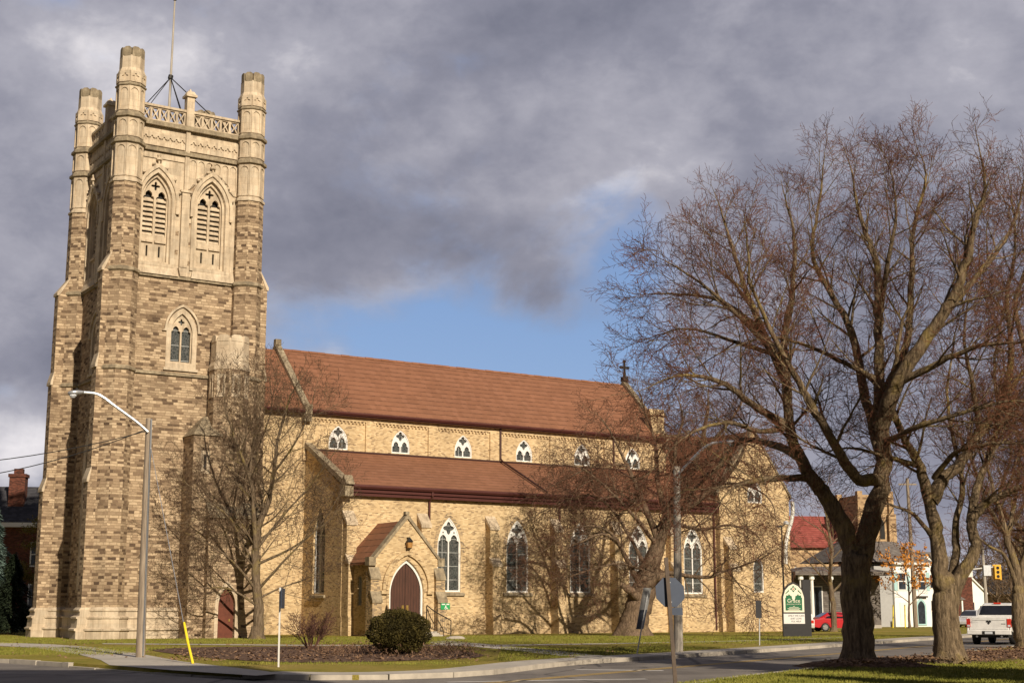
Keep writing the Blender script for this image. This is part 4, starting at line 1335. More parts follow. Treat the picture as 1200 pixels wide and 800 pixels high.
for s_ in (-1, 1):
    e0 = TC + s_ * 4.05
    tcp.hexa([(e0, TV - .1, 10.75), (TC, TV - .1, 16.2), (TC, TV + .5, 16.2), (e0, TV + .5, 10.75)], [(e0, TV - .1, 11.0), (TC, TV - .1, 16.55), (TC, TV + .5, 16.55), (e0, TV + .5, 11.0)])
tcp.build('transept_coping', 'weathered_stone', church)
MB().box(TU0, TU1, TV - .08, TV + .1, 0, 1.15).build('transept_base_course', 'yellow_brick', church)
aisle_buttress(51.0, TV, 7.0, 'transept_buttress')
bp = smooth_line([(58.3, TV, 10.6), (58.35, TV, 9.9), (58.1, TV - .05, 9.0), (57.4, TV - .3, 7.9), (57.0, TV - .42, 6.8), (56.9, TV - .45, 5.4)], 4)
MB().tube([tuple(p) for p in bp], .16, 8).build('pale_pipe', 'white_post', church)
MB().box(NU1 + .5, 63, 10.2, 18.8, 0, 12.6).build('chancel_wall', 'yellow_brick', church)
roof('chancel_roof', NU1 + .35, 63.2, 9.8, 12.6, RV, 17.2)
MB().box(48.9, 50.3, 9.25, 10.1, 15.0, 17.9).prism([(9.15, 17.9), (10.2, 17.9), (9.95, 18.5), (9.4, 18.5)], lambda a, b, d: (d, a, b), 48.8, 50.4).build('gable_pinnacle', 'yellow_brick', church)

# ------------------------------------------------------------------ trees
class Tubes:
    """many tapered tubes gathered in numpy and linked as one mesh"""
    def __init__(s):
        s.V, s.F, s.n = [], [], 0

    def add(s, pts, rad, k):
        P = np.asarray(pts, float); r = np.asarray(rad, float)
        n = len(P)
        T = np.empty_like(P)
        T[1:-1] = P[2:] - P[:-2]; T[0] = P[1] - P[0]; T[-1] = P[-1] - P[-2]
        T /= np.linalg.norm(T, axis=1)[:, None] + 1e-12
        ref = np.array([0.31, 0.83, 0.46]) if abs(T[0] @ np.array([0.31, 0.83, 0.46])) < 0.85 else np.array([0.9, -0.3, 0.3])
        X = np.cross(T, ref); X /= np.linalg.norm(X, axis=1)[:, None] + 1e-12
        Y = np.cross(T, X)
        a = np.arange(k) * 2 * math.pi / k
        ring = P[:, None, :] + r[:, None, None] * (X[:, None, :] * np.cos(a)[None, :, None] + Y[:, None, :] * np.sin(a)[None, :, None])
        s.V.append(ring.reshape(-1, 3))
        i = np.arange(n - 1)[:, None] * k; j = np.arange(k)[None, :]; j2 = (j + 1) % k
        s.F.append((np.stack([i + j, i + j2, i + k + j2, i + k + j], -1).reshape(-1, 4)) + s.n)
        s.n += n * k

    def quads(s, V, F):
        s.V.append(V); s.F.append(F + s.n); s.n += len(V)

    def build(s, name, mat, parent=None, smooth=True):
        V, F = np.concatenate(s.V), np.concatenate(s.F)
        me = bpy.data.meshes.new(name)
        me.vertices.add(len(V)); me.vertices.foreach_set('co', V.astype(np.float32).ravel())
        me.loops.add(F.size); me.loops.foreach_set('vertex_index', F.astype(np.int32).ravel())
        me.polygons.add(len(F)); me.polygons.foreach_set('loop_start', np.arange(0, F.size, F.shape[1], dtype=np.int32))
        me.polygons.foreach_set('use_smooth', np.full(len(F), smooth))
        me.materials.append(MATS[mat])
        me.update(calc_edges=True)
        o = bpy.data.objects.new(name, me)
        COL.objects.link(o)
        if parent: o.parent = parent
        return o


class Tree:
    def __init__(s, seed, base):
        s.rng = np.random.default_rng(seed)
        s.base = np.array(base)
        s.wood, s.twig = Tubes(), Tubes()
        s.fine = []

    def limb(s, pts, r0, r1, k=10, knob=0.028, dome=False):
        """a guided limb through world points; returns the dense line and its radii"""
        L = smooth_line([Vector(p) for p in pts], 5)
        L = np.array([tuple(p) for p in L]) - s.base
        r0, r1 = (r0, r1) if dome or r0 > .56 else (r0 * .84, r1 * .7)
        n = len(L)
        t = np.linspace(0, 1, n)
        L[1:-1] += s.rng.normal(0, 0.022, (n - 2, 3)) * min(1, r0 * 4)
        r = (r0 + (r1 - r0) * t ** 0.8) * (1 + s.rng.normal(0, knob, n))
        if dome:         # a trunk closes over between its limbs
            d = (L[-1] - L[-3]) / np.linalg.norm(L[-1] - L[-3])
            L = np.concatenate([L, [L[-1] + d * q for q in (.14, .26, .34)]])
            r = np.concatenate([r, [r1 * .86, r1 * .55, .02]])
        s.wood.add(L, r, k)
        return L, r

    def grow(s, p, d, length, r, lvl, P):
        """one branch and everything on it; P holds the habit of the tree"""
        rng = s.rng
        n = max(3, int(P['seg'][lvl]))
        step = length / n
        pts, rad = [p], [r]
        d = d / np.linalg.norm(d)
        rend = max(r * P['taper'][lvl], P['rmin'])
        dirs = [d]
        wob = P['wob'][lvl]
        up = P['up'][lvl]
        for i in range(n):
            d = d + rng.normal(0, wob, 3) + np.array([0, 0, up])
            d /= np.linalg.norm(d)
            p = p + d * step
            pts.append(p); dirs.append(d)
            rad.append(r + (rend - r) * (i + 1) / n)
        k = P['k'][lvl]
        (s.wood if lvl < P['split'] else s.twig).add(pts, rad, k)
        if lvl + 1 < P['levels']:
            s.spawn(np.array(pts), np.array(dirs), rad, length, lvl + 1, P, P['start'][lvl])

    def spawn(s, L, D, rad, length, lvl, P, start=0.2):
        rng = s.rng
        spacing = P['space'][lvl]
        m = max(2, int(length * (1 - start) / spacing))
        az = rng.uniform(0, 6.28)
        for i in range(m):
            t = start + (1 - start) * (i + rng.uniform(0.1, 0.9)) / m
            x = t * (len(L) - 1)
            a = int(min(x, len(L) - 2)); f = x - a
            p = L[a] * (1 - f) + L[a + 1] * f
            d = D[min(a + 1, len(D) - 1)]
            az += 2.4 + rng.normal(0, 0.5)
            q = np.cross(d, [0.2, 0.1, 1.0] if abs(d[2]) < 0.9 else [1.0, 0, 0])
            q /= np.linalg.norm(q)
            w = np.cross(d, q)
            side = q * math.cos(az) + w * math.sin(az)
            ang = P['ang'][lvl] * rng.uniform(0.7, 1.3)
            nd = d * math.cos(ang) + side * math.sin(ang)
            ln = P['len'][lvl] * rng.uniform(0.55, 1.25) * (1.0 - (0.62 if lvl == 1 else 0.5) * t)
            if lvl >= 2:
                ln = min(ln, length * 0.75)
            rr = (rad[a] * (1 - f) + rad[min(a + 1, len(rad) - 1)] * f) * P['rr'][lvl]
            rr = min(rr, P['rmax'][lvl])
            s.grow(p, nd, ln, max(rr, P['rmin']), lvl, P)

    def dress(s, L, r, P, start=0.25, tip=True):
        D = np.gradient(L, axis=0); D /= np.linalg.norm(D, axis=1)[:, None]
        length = np.linalg.norm(np.diff(L, axis=0), axis=1).sum()
        s.spawn(L, D, r, length, 1, P, start)
        if tip:
            s.grow(L[-1], D[-1], P['len'][1] * 0.38, r[-1], 1, P)

    def finish(s, name, label, cat, group, bark_m, twig_m, extra=None):
        o = thing(name, label, cat, tuple(s.base), 0, group)
        s.wood.build('trunk', bark_m, o)
        s.twig.build('twigs', twig_m, o)
        return o


def flare(base, r, h=1.0, k=14, seed=0, wood=None, sub=(0, 0, 0)):
    """root flare under a trunk"""
    rng = np.random.default_rng(seed)
    lob = rng.uniform(0.8, 1.3, 7)
    V = []
    n = 6
    for i in range(n):
        t = i / (n - 1)
        for j in range(k):
            a = 2 * math.pi * j / k
            q = 0.86 + 0.70 * (1 - t) ** 1.7 * (0.6 + 0.7 * lob[int(j * 7 / k)] * abs(math.sin(a * 2.5 + seed)))
            V.append((base[0] - sub[0] + math.cos(a) * r * q, base[1] - sub[1] + math.sin(a) * r * q, base[2] - sub[2] - 0.25 + t * h))
    F = [(i * k + j, i * k + (j + 1) % k, (i + 1) * k + (j + 1) % k, (i + 1) * k + j) for i in range(n - 1) for j in range(k)]
    wood.quads(np.array(V), np.array(F))


LIME = dict(levels=5, split=3, seg=[8, 7, 5, 4, 3], taper=[.3, .22, .25, .35, .5], rmin=0.0055, wob=[.08, .085, .11, .14, .17], up=[.03, .040, .030, .02, .01],
            k=[8, 6, 4, 3, 3], start=[.2, .16, .12, .1], space=[1, .42, .26, .145, .13], ang=[.6, .72, .68, .68, .7], len=[6, 2.9, 1.8, 0.85, .42], rr=[.5, .42, .48, .55, .6], rmax=[.2, .055, .024, .012, .008])

GROUP_STREET = 'big bare trees along the near verge'
# the big forked tree on the mulch mound
B1 = Vector((10.65, 45.4, 0.0))
T1 = Tree(11, B1)
flare(B1, 0.47, 1.2, 24, 3, T1.wood, B1)
def px(*q): return [at(a, b, c) for a, b, c in q]
d0 = 45.4
T1.limb([B1 + Vector((0, 0, .1))] + px((1006, 730, d0), (1003, 690, d0), (1003, 660, d0), (1004, 645, d0)), .50, .43, 24, .008, True)
A = T1.limb(px((1002, 668, d0), (990, 622, d0 - .1), (968, 582, d0 - .3), (952, 562, d0 - .5), (937, 535, d0 - .6), (926, 504, d0 - .8), (922, 450, d0 - 1.2), (919, 394, d0 - 1.4), (929, 340, d0 - 1.8), (931, 288, d0 - 2.2), (925, 248, d0 - 2.5)), .40, .045, 12)
Bm = T1.limb(px((1006, 668, d0), (1018, 620, d0), (1031, 572, d0 + .2), (1035, 530, d0 + .3), (1032, 490, d0 + .5), (1030, 445, d0 + .6), (1030, 375, d0 + 1), (1027, 312, d0 + 1.3), (1016, 277.6, d0 + 1.6), (1004, 239.2, d0 + 2), (998, 200, d0 + 2.2)), .44, .04, 12)
lims = [(A, .45), (Bm, .42)]
for q, r0, r1, st in (
        (((948, 560, d0 - .5), (915, 560, d0 - .9), (885, 563, d0 - 1.4), (862, 570, d0 - 1.8), (846, 585, d0 - 2.2)), .17, .03, .3),
        (((938, 536, d0 - .6), (905, 520, d0 + .4), (868, 517, d0 + 1.1), (843, 546, d0 + 1.6), (815, 572, d0 + 1.9), (795, 600, d0 + 2)), .19, .02, .25),
        (((926, 500, d0 - .8), (880, 472, d0 - 1.8), (842, 446, d0 - 2.6), (795, 440, d0 - 3.2), (757, 455, d0 - 3.6)), .19, .02, .25),
        (((922, 448, d0 - 1.2), (893, 385, d0 - .2), (871, 332, d0 + .5), (856.6, 284, d0 + 1), (842.8, 240, d0 + 1.4)), .21, .03, .2),
        (((905, 410, d0 - .8), (860, 365, d0 - 1.4), (818.7, 330, d0 - 2), (778.3, 305, d0 - 2.4)), .14, .02, .2),
        (((890, 385, d0), (842.8, 352, d0 + 1), (795.5, 345, d0 + 2), (752.5, 345, d0 + 2.4)), .13, .02, .15),
        (((1034, 560, d0 + .2), (1006, 561, d0 - 1), (985, 533, d0 - 1.8), (956, 483, d0 - 2.4), (932, 440, d0 - 2.8), (905, 390, d0 - 3.2), (880, 330, d0 - 3.6), (875, 276, d0 - 4)), .27, .03, .25),
        (((1034, 540, d0 + .3), (1015, 470, d0 + 1.3), (998, 390, d0 + 2), (972, 341, d0 + 2.6), (952, 297.6, d0 + 3), (960, 236, d0 + 3.4), (965, 192, d0 + 3.6)), .24, .03, .25),
        (((1032, 500, d0 + .4), (1053, 445, d0 - .6), (1095, 384, d0 - 1.2), (1118, 345, d0 - 1.6), (1134, 303, d0 - 2), (1143, 258.4, d0 - 2.4), (1155, 220, d0 - 2.6), (1150, 186.4, d0 - 2.8)), .34, .035, .25),
        (((1095, 384, d0 - 1.2), (1130, 340, d0 - .3), (1165, 300, d0 + .3), (1190, 256, d0 + .6), (1200, 212, d0 + .6)), .16, .03, .2),
        (((1032, 470, d0 + .5), (1063, 400, d0 + 1.6), (1068, 325, d0 + 2.2), (1070, 268, d0 + 2.6), (1085, 212, d0 + 2.8), (1080, 184, d0 + 3)), .19, .03, .2),
        (((1030, 375, d0 + 1), (1040, 310, d0 - .4), (1050, 252, d0 - 1), (1045, 204, d0 - 1.4)), .14, .025, .2),
        (((1028, 445, d0 + .6), (990, 425, d0 - .5), (945, 405, d0 - 1.5), (900, 395, d0 - 2.4), (851.4, 410, d0 - 3)), .13, .02, .25),
        (((1050, 450, d0 - .5), (1100, 425, d0 - 1.6), (1150, 405, d0 - 2.6), (1200, 400, d0 - 3.2), (1250, 390, d0 - 3.6)), .17, .02, .2),
        (((1035, 520, d0 + .3), (1075, 500, d0 - 1.2), (1125, 485, d0 - 2.2), (1180, 470, d0 - 3), (1230, 475, d0 - 3.4)), .15, .02, .25),
        (((922, 420, d0 - 1.3), (860, 400, d0 - .4), (808.4, 385, d0 + .2), (763.7, 395, d0 + .6)), .12, .02, .2),
        (((925, 500, d0 - .8), (890, 505, d0 - 1.8), (850, 495, d0 - 3), (805, 510, d0 - 4), (770, 545, d0 - 4.6)), .13, .02, .3)):
    lims.append((T1.limb(px(*q), r0, r1, 8), st))
for (L, r), st in lims:
    T1.dress(L, r, LIME, st)
T1.finish('bare_tree', 'largest bare tree with a deep fork, standing on the mulch mound beside the road', 'tree', GROUP_STREET, 'bark', 'twig_red')

# the second tree, with two stems from low down
B2 = Vector((13.95, 47.0, 0.05))
T2 = Tree(23, B2)
flare(B2, 0.45, 1.1, 24, 8, T2.wood, B2)
d0 = 47.0
T2.limb([B2 + Vector((0, 0, .1))] + px((1109, 735, d0), (1108, 705, d0), (1107, 680, d0)), .47, .37, 24, .008, True)
ls = []
for q, r0, r1, st in (
        (((1104, 715, d0), (1103, 668, d0), (1097, 625, d0), (1090, 590, d0), (1078, 548, d0 - .4), (1060, 515, d0 - .8), (1045, 470, d0 - 1.4), (1050, 420, d0 - 2), (1060, 370, d0 - 2.4)), .38, .06, .45),
        (((1112, 715, d0), (1122, 680, d0), (1143, 645, d0), (1138, 612, d0 + .2), (1158, 588, d0), (1200, 568, d0 - .5), (1240, 545, d0 - 1)), .34, .10, .45),
        (((1092, 585, d0), (1105, 560, d0), (1124, 545, d0 + .4), (1148, 505, d0 + .8), (1164, 488, d0 + 1), (1180, 466, d0 + 1.2), (1205, 420, d0 + 1.5), (1225, 360, d0 + 2)), .30, .06, .3),
        (((1179, 466, d0 + 1.2), (1185, 410, d0 + .4), (1180, 350, d0 - .2), (1190, 290, d0 - .6), (1185, 230, d0 - .8)), .16, .03, .2),
        (((1205, 420, d0 + 1.5), (1190, 360, d0 + 2.4), (1205, 300, d0 + 2.8), (1200, 240, d0 + 3)), .14, .03, .2),
        (((1090, 625, d0), (1070, 602, d0 - .6), (1046, 592, d0 - 1.2), (1028, 588, d0 - 1.6)), .11, .02, .35),
        (((1112, 690, d0 + .1), (1120, 650, d0 + .6), (1120, 610, d0 + .8), (1128, 570, d0 + 1), (1118, 520, d0 + 1.4), (1110, 460, d0 + 1.8), (1118, 400, d0 + 2.2)), .20, .04, .4),
        (((1138, 612, d0 + .2), (1145, 570, d0 + .8), (1160, 530, d0 + 1.4), (1170, 480, d0 + 2), (1165, 430, d0 + 2.4), (1175, 370, d0 + 2.6)), .20, .04, .25),
        (((1148, 505, d0 + .8), (1140, 450, d0), (1130, 400, d0 - .6), (1135, 350, d0 - 1)), .14, .03, .25),
        (((1075, 545, d0 - .4), (1040, 535, d0 - 1.4), (1000, 525, d0 - 2.2), (965, 530, d0 - 3)), .12, .02, .25),
        (((1165, 487, d0 + 1), (1195, 470, d0 + .2), (1230, 465, d0 - .6)), .12, .03, .2),
        (((1095, 560, d0), (1120, 530, d0 - 1), (1160, 520, d0 - 2), (1205, 520, d0 - 2.6), (1240, 530, d0 - 3)), .13, .02, .25)):
    ls.append((T2.limb(px(*q), r0, r1, 10), st))
for (L, r), st in ls:
    T2.dress(L, r, dict(LIME, space=[1, .34, .25, .145, .14]), st)
t2_root = T2.finish('bare_tree', 'bare tree whose trunk splits low into two stems, left of the white pickup truck', 'tree', GROUP_STREET, 'bark', 'twig_red')

# the third trunk at the edge of the picture
B3 = Vector((23.0, 66.0, 0.05))
T3 = Tree(37, B3)
flare(B3, 0.40, .8, 14, 5, T3.wood, B3)
d0 = 66.0
T3.limb([B3 + Vector((0, 0, .1))] + px((1195, 735, d0), (1194, 705, d0), (1194, 690, d0)), .38, .29, 20, .008, True)
ls = []
for q, r0, r1, st in (
        (((1195, 705, d0), (1190, 665, d0), (1180, 630, d0), (1172, 600, d0), (1160, 560, d0 + .5), (1150, 520, d0 + 1)), .30, .05, .35),
        (((1193, 690, d0), (1178, 652, d0 - .4), (1160, 640, d0 - 1), (1145, 628, d0 - 1.6)), .15, .03, .35),
        (((1195, 700, d0), (1202, 650, d0), (1212, 600, d0), (1215, 540, d0), (1205, 470, d0)), .30, .05, .35),
        (((1203, 640, d0), (1240, 600, d0), (1270, 540, d0)), .2, .05, .3),
        (((1180, 630, d0), (1190, 580, d0 + 1), (1195, 530, d0 + 1.5), (1185, 470, d0 + 2)), .16, .04, .25)):
    ls.append((T3.limb(px(*q), r0, r1, 9), st))
for (L, r), st in ls:
    T3.dress(L, r, dict(LIME, levels=5), st)
T3.finish('bare_tree', 'bare tree cut by the right edge beside the pickup truck', 'tree', GROUP_STREET, 'bark', 'twig_red')

# two more of the row further along, mostly behind the others
for x_, y_, rz_, sc_, lb_ in ((31.5, 86.0, 2.1, .92, 'bare tree farther along the verge, its crown showing behind the right edge trunk'),
                              (25.6, 68.5, 4.0, .80, 'smaller bare tree of the verge row whose trunk stands just outside the right edge')):
    o = copy_tree(t2_root)
    o.location, o.rotation_euler, o.scale = (x_, y_, 0.02), (0, 0, rz_), (sc_, sc_, sc_)
    o['label'] = lb_

# the slim bare tree by the tower
MAPLE = dict(LIME, len=[5, 4.0, 1.8, .85, .45], space=[1, .40, .28, .20, .18], ang=[.6, .9, .8, .8, .8], rmax=[.2, .06, .025, .012, .009], up=[.03, .05, .045, .04, .03], rmin=.0075, levels=5)
B4 = Vector((-15.0, 86.5, 0))
T4 = Tree(41, B4)
flare(B4, .40, 1.0, 14, 2, T4.wood, B4)
d0 = 86.5
ls = []
for q, r0, r1, st in (
        (((303, 748, d0), (303, 715, d0), (300, 680, d0), (300, 640, d0), (305, 610, d0), (314, 590, d0), (321, 552, d0), (326, 515, d0), (335, 480, d0), (345, 455, d0)), .42, .05, .24),
        (((301, 660, d0), (297, 600, d0 - .5), (294, 565, d0 - .8), (275, 512, d0 - 1.4), (265, 480, d0 - 1.8), (262, 450, d0 - 2)), .20, .04, .2),
        (((300, 690, d0), (275, 660, d0 - 1), (250, 640, d0 - 1.4), (220, 625, d0 - 1.8)), .12, .02, .3),
        (((300, 670, d0), (280, 625, d0 + .8), (255, 590, d0 + 1.2), (230, 565, d0 + 1.6)), .12, .02, .25),
        (((303, 690, d0), (330, 660, d0 - .8), (360, 630, d0 - 1.2), (392, 605, d0 - 1.6)), .12, .02, .3),
        (((303, 640, d0), (335, 600, d0 + .8), (362, 570, d0 + 1.2), (385, 540, d0 + 1.4)), .12, .02, .25),
        (((304, 700, d0), (325, 690, d0 + 1.2), (352, 680, d0 + 2), (380, 670, d0 + 2.4)), .09, .02, .3),
        (((320, 555, d0), (345, 520, d0 - 1), (360, 490, d0 - 1.4), (368, 462, d0 - 1.6)), .10, .02, .2),
        (((293, 565, d0 - .8), (296, 520, d0 + .4), (305, 480, d0 + .8), (300, 445, d0 + 1)), .10, .02, .2),
        (((302, 710, d0), (270, 690, d0 - .6), (240, 688, d0 - 1), (212, 680, d0 - 1.3)), .10, .02, .25),
        (((300, 640, d0), (262, 600, d0 - .6), (235, 580, d0 - 1.2), (212, 560, d0 - 1.5)), .11, .02, .25),
        (((303, 660, d0), (345, 640, d0 + .4), (375, 615, d0 + .6), (400, 575, d0 + .8)), .11, .02, .25),
        (((310, 600, d0), (300, 540, d0 + 1), (318, 480, d0 + 1.6), (315, 440, d0 + 2)), .11, .02, .3)):
    ls.append((T4.limb(px(*q), r0, r1, 9), st))
for (L, r), st in ls:
    T4.dress(L, r, MAPLE, st)
T4.finish('bare_tree', 'slim bare tree in front of the red side door of the tower', 'tree', None, 'pale_bark', 'twig_brown')

# the heavy leaning tree beside the aisle, pollarded low down
B5 = Vector((7.0, 98.0, 0))
T5 = Tree(53, B5)
d0 = 98.0
LEAN = dict(LIME, len=[5, 4.4, 2.0, 1.0, .5], space=[1, .44, .30, .21, .18], rmax=[.2, .08, .03, .014, .011], up=[.0, -.03, -.04, -.05, -.05], rmin=.0090, wob=[.1, .16, .18, .2, .2], ang=[.6, 1.0, .9, .85, .8])
flare(Vector((8.05, 98, 0)), .98, 1.5, 24, 6, T5.wood, B5)
T5.limb(px((738, 747, d0), (744, 725, d0), (750, 705, d0), (757, 685, d0), (764, 664, d0)), 1.02, .78, 18, .03)
ls = []
for q, r0, r1, st in (
        (((757, 690, d0), (766, 655, d0), (775, 625, d0), (788, 592, d0), (806, 560, d0), (822, 520, d0), (830, 480, d0)), .70, .10, .3),
        (((768, 650, d0), (785, 610, d0 - .6), (812, 590, d0 - 1), (845, 565, d0 - 1.5), (868, 535, d0 - 2), (880, 500, d0 - 2.4)), .50, .06, .25),
        (((752, 690, d0), (737, 660, d0 - 1), (722, 632, d0 - 1.6), (706, 618, d0 - 2), (680, 617, d0 - 2.4), (664, 624, d0 - 2.6)), .26, .05, .25),
        (((724, 634, d0 - 1.6), (705, 625, d0 - 2.4), (685, 633, d0 - 2.8), (668, 640, d0 - 3)), .14, .03, .2),
        (((770, 630, d0), (750, 580, d0 - .4), (735, 545, d0 - .8), (720, 515, d0 - 1), (705, 490, d0 - 1.2)), .30, .04, .2),
        (((780, 600, d0), (770, 560, d0 + .8), (768, 520, d0 + 1.2), (755, 480, d0 + 1.5), (748, 455, d0 + 1.8)), .28, .04, .2),
        (((758, 670, d0), (790, 672, d0 - 1), (825, 676, d0 - 1.8), (852, 668, d0 - 2.2), (890, 655, d0 - 2.8), (915, 640, d0 - 3)), .24, .03, .25),
        (((800, 575, d0), (790, 530, d0 - 1), (800, 490, d0 - 1.4), (790, 455, d0 - 1.8)), .24, .03, .2),
        (((735, 545, d0 - .8), (700, 545, d0 - 1.4), (665, 560, d0 - 1.8), (635, 575, d0 - 2)), .14, .02, .2),
        (((755, 660, d0), (720, 600, d0 + .9), (690, 580, d0 + 1.3), (655, 590, d0 + 1.6), (625, 605, d0 + 1.8)), .16, .02, .25),
        (((852, 668, d0 - 2.2), (870, 690, d0 - 2.6), (880, 705, d0 - 2.8)), .08, .02, .2),
        (((845, 565, d0 - 1.5), (880, 570, d0 - 2), (905, 590, d0 - 2.5), (910, 625, d0 - 2.8)), .14, .02, .2),
        (((770, 640, d0), (748, 610, d0 - 1.6), (715, 575, d0 - 2.6), (680, 548, d0 - 3.2), (650, 545, d0 - 3.5)), .20, .03, .2),
        (((775, 625, d0), (745, 590, d0 + 1.6), (700, 560, d0 + 2.4), (668, 530, d0 + 2.8)), .18, .03, .2),
        (((664, 624, d0 - 2.6), (645, 640, d0 - 2.8), (628, 650, d0 - 3)), .07, .02, .1),
        (((806, 560, d0), (840, 530, d0 - 1.5), (875, 520, d0 - 2.4), (905, 540, d0 - 3)), .20, .03, .2),
        (((780, 610, d0), (820, 620, d0 - 1.8), (855, 615, d0 - 2.6), (885, 625, d0 - 3.2), (900, 650, d0 - 3.4)), .18, .03, .2),
        (((760, 670, d0), (725, 660, d0 - 2), (690, 668, d0 - 2.8), (655, 678, d0 - 3.2), (630, 670, d0 - 3.4)), .13, .02, .2),
        (((820, 530, d0), (850, 500, d0 + .8), (870, 470, d0 + 1.4), (875, 440, d0 + 1.8)), .18, .03, .2)):
    ls.append((T5.limb(px(*q), r0, r1, 9), st))
for (L, r), st in ls:
    T5.dress(L, r, LEAN, st)
# cut stub with its burl
T5.limb(px((752, 692, d0 - .4), (768, 678, d0 - .9), (784, 674, d0 - 1.2)), .52, .30, 12, .08)
T5.limb(px((748, 700, d0 - .6), (736, 690, d0 - 1), (727, 684, d0 - 1.1)), .40, .24, 10, .08)
rng = T5.rng
for i in range(46):            # water shoots from the burl
    p = np.array(at(rng.uniform(728, 778), rng.uniform(662, 690), d0 - .9)) - T5.base
    T5.grow(p, np.array([rng.normal(-.1, .5), rng.normal(-.3, .3), rng.uniform(.1, 1)]), rng.uniform(.8, 2.4), .022, 2, dict(LEAN, levels=4))
T5.finish('leaning_tree', 'thick leaning tree with cut stubs growing beside the aisle windows', 'tree', None, 'grey_bark', 'twig_dark')

# slim trees further along the road
def young_tree(seed, base, h, n_limb, P, r0=.2, spread=1.0, k=9):
    T = Tree(seed, base)
    b = Vector(base)
    rng = T.rng
    pts = [b + Vector((rng.normal(0, .04) * i, rng.normal(0, .04) * i, h * i / 6)) for i in range(7)]
    L, r = T.limb(pts, r0, .02, k)
    flare(b, r0, .6, 10, seed, T.wood, b)
    D = np.gradient(L, axis=0); D /= np.linalg.norm(D, axis=1)[:, None]
    for i in range(n_limb):
        t = .22 + .7 * (i + .5) / n_limb
        j = int(t * (len(L) - 1))
        a = i * 2.4 + rng.normal(0, .3)
        d = np.array([math.cos(a) * spread, math.sin(a) * spread, rng.uniform(.6, 1.1)])
        T.grow(L[j], d, h * .46 * (1.15 - t * .75) * rng.uniform(.8, 1.2), r[j] * .55, 1, P)
    return T


YOUNG = dict(LIME, levels=4, split=2, len=[5, 3.0, 1.3, .7, .4], space=[1, .5, .34, .3, .3], rmax=[.2, .07, .028, .016, .01], rmin=.011)
T = young_tree(61, tuple(at(977, 738, 118) * 1.0)[:2] + (0,), 13.0, 18, YOUNG, .32)
T.finish('bare_tree', 'slim bare tree standing in front of the red car', 'tree', None, 'pale_bark', 'twig_red')
T = young_tree(67, tuple(at(1066, 733, 140))[:2] + (0,), 9.0, 14, YOUNG, .16)
leaves = Tubes()
rng = np.random.default_rng(5)
tw = np.concatenate(T.twig.V)
idx = rng.choice(len(tw), 1500, replace=False)
idx = [i for i in idx if 3.8 < tw[i][2] < 8.0]
V = []
for i in idx:
    c = tw[i] + rng.normal(0, .12, 3)
    u = rng.normal(size=3); u /= np.linalg.norm(u); w = np.cross(u, rng.normal(size=3)); w /= np.linalg.norm(w)
    q = rng.uniform(.08, .17)
    V += [c - u * q, c + w * q * .7, c + u * q, c - w * q * .7]
leaves.quads(np.array(V), np.arange(len(V)).reshape(-1, 4))
o = T.finish('autumn_tree', 'young tree with its last orange leaves in front of the white house', 'tree', None, 'grey_bark', 'twig_brown')
leaves.build('leaves', 'orange_leaf', o, False)

# far bare trees at the end of the road and beyond the roofs: one grown, the rest copies
FAR = dict(YOUNG, levels=3, len=[5, 3.6, 1.6, .8, .4], space=[1, .42, .30, .3, .3], rmin=.028, rmax=[.2, .1, .05, .03, .02], k=[6, 4, 3, 3, 3], start=[.15, .1, .1, .1])
far0 = None
gname = 'far bare trees at the end of the road'
spots = [(1128, 236, .85, 0), (1148, 220, 1.0, 1), (1170, 228, 1.05, 2), (1188, 215, 1.0, 3), (1204, 240, 1.3, 4), (1222, 225, 1.2, 5), (1100, 250, .9, 0.6), (1140, 260, 1.2, 2.2), (1180, 262, 1.3, 3.4), (1052, 240, .9, 4.4), (1078, 235, .8, 5.2), (985, 245, 1.0, 1.4), (955, 240, .95, 2.7)]
for i, (x, d, sc, rz) in enumerate(spots):
    p = at(x, 722, d)
    if far0 is None:
        T = young_tree(71, (p.x, p.y, 0), 11.5, 26, FAR, .3, 1.25, 7)
        far0 = T.finish('distant_tree', 'hazy brown bare tree far down the road behind the pickup truck', 'tree', gname, 'grey_bark', 'far_twig')
        o = far0
    else:
        o = copy_tree(far0)
    o.location = (p.x, p.y, 0)
    o.scale = (sc * 1.15, sc * 1.15, sc)
    o.rotation_euler = (0, 0, rz)
    if x < 1110:
        o['label'] = 'distant bare tree showing above the roofs beyond the church'


def needles(T, n, lo, hi, rad, rng, size=.3, droop=-.25, lean=(0, 0)):
    """conifer boughs: many small drooping blades spread through a ragged cone"""
    V = []
    for i in range(n):
        t = rng.uniform(0, 1) ** .75
        z = lo + (hi - lo) * (1 - t) if False else hi - (hi - lo) * t
        R_ = rad * (t ** .85) + .1
        a = rng.uniform(0, 6.283)
        lay = .78 + .22 * math.sin(z * 4.4 + math.sin(a * 5) * 1.2)
        q = R_ * lay * (rng.uniform(.35, 1.0) ** .5) * (1 + .22 * math.sin(a * 7 + z * 2.1))
        c = np.array([math.cos(a) * q + lean[0] * z, math.sin(a) * q + lean[1] * z, z - .12 * q])
        d = np.array([math.cos(a), math.sin(a), droop + rng.normal(0, .25)]) + rng.normal(0, .25, 3)
        d /= np.linalg.norm(d)
        w = np.cross(d, [0, 0, 1]) + rng.normal(0, .35, 3); w /= np.linalg.norm(w)
        s_ = size * rng.uniform(.6, 1.3)
        V += [c - d * s_ * .4, c + w * s_ * .22, c + d * s_, c - w * s_ * .22]
    T.quads(np.array(V), np.arange(len(V)).reshape(-1, 4))


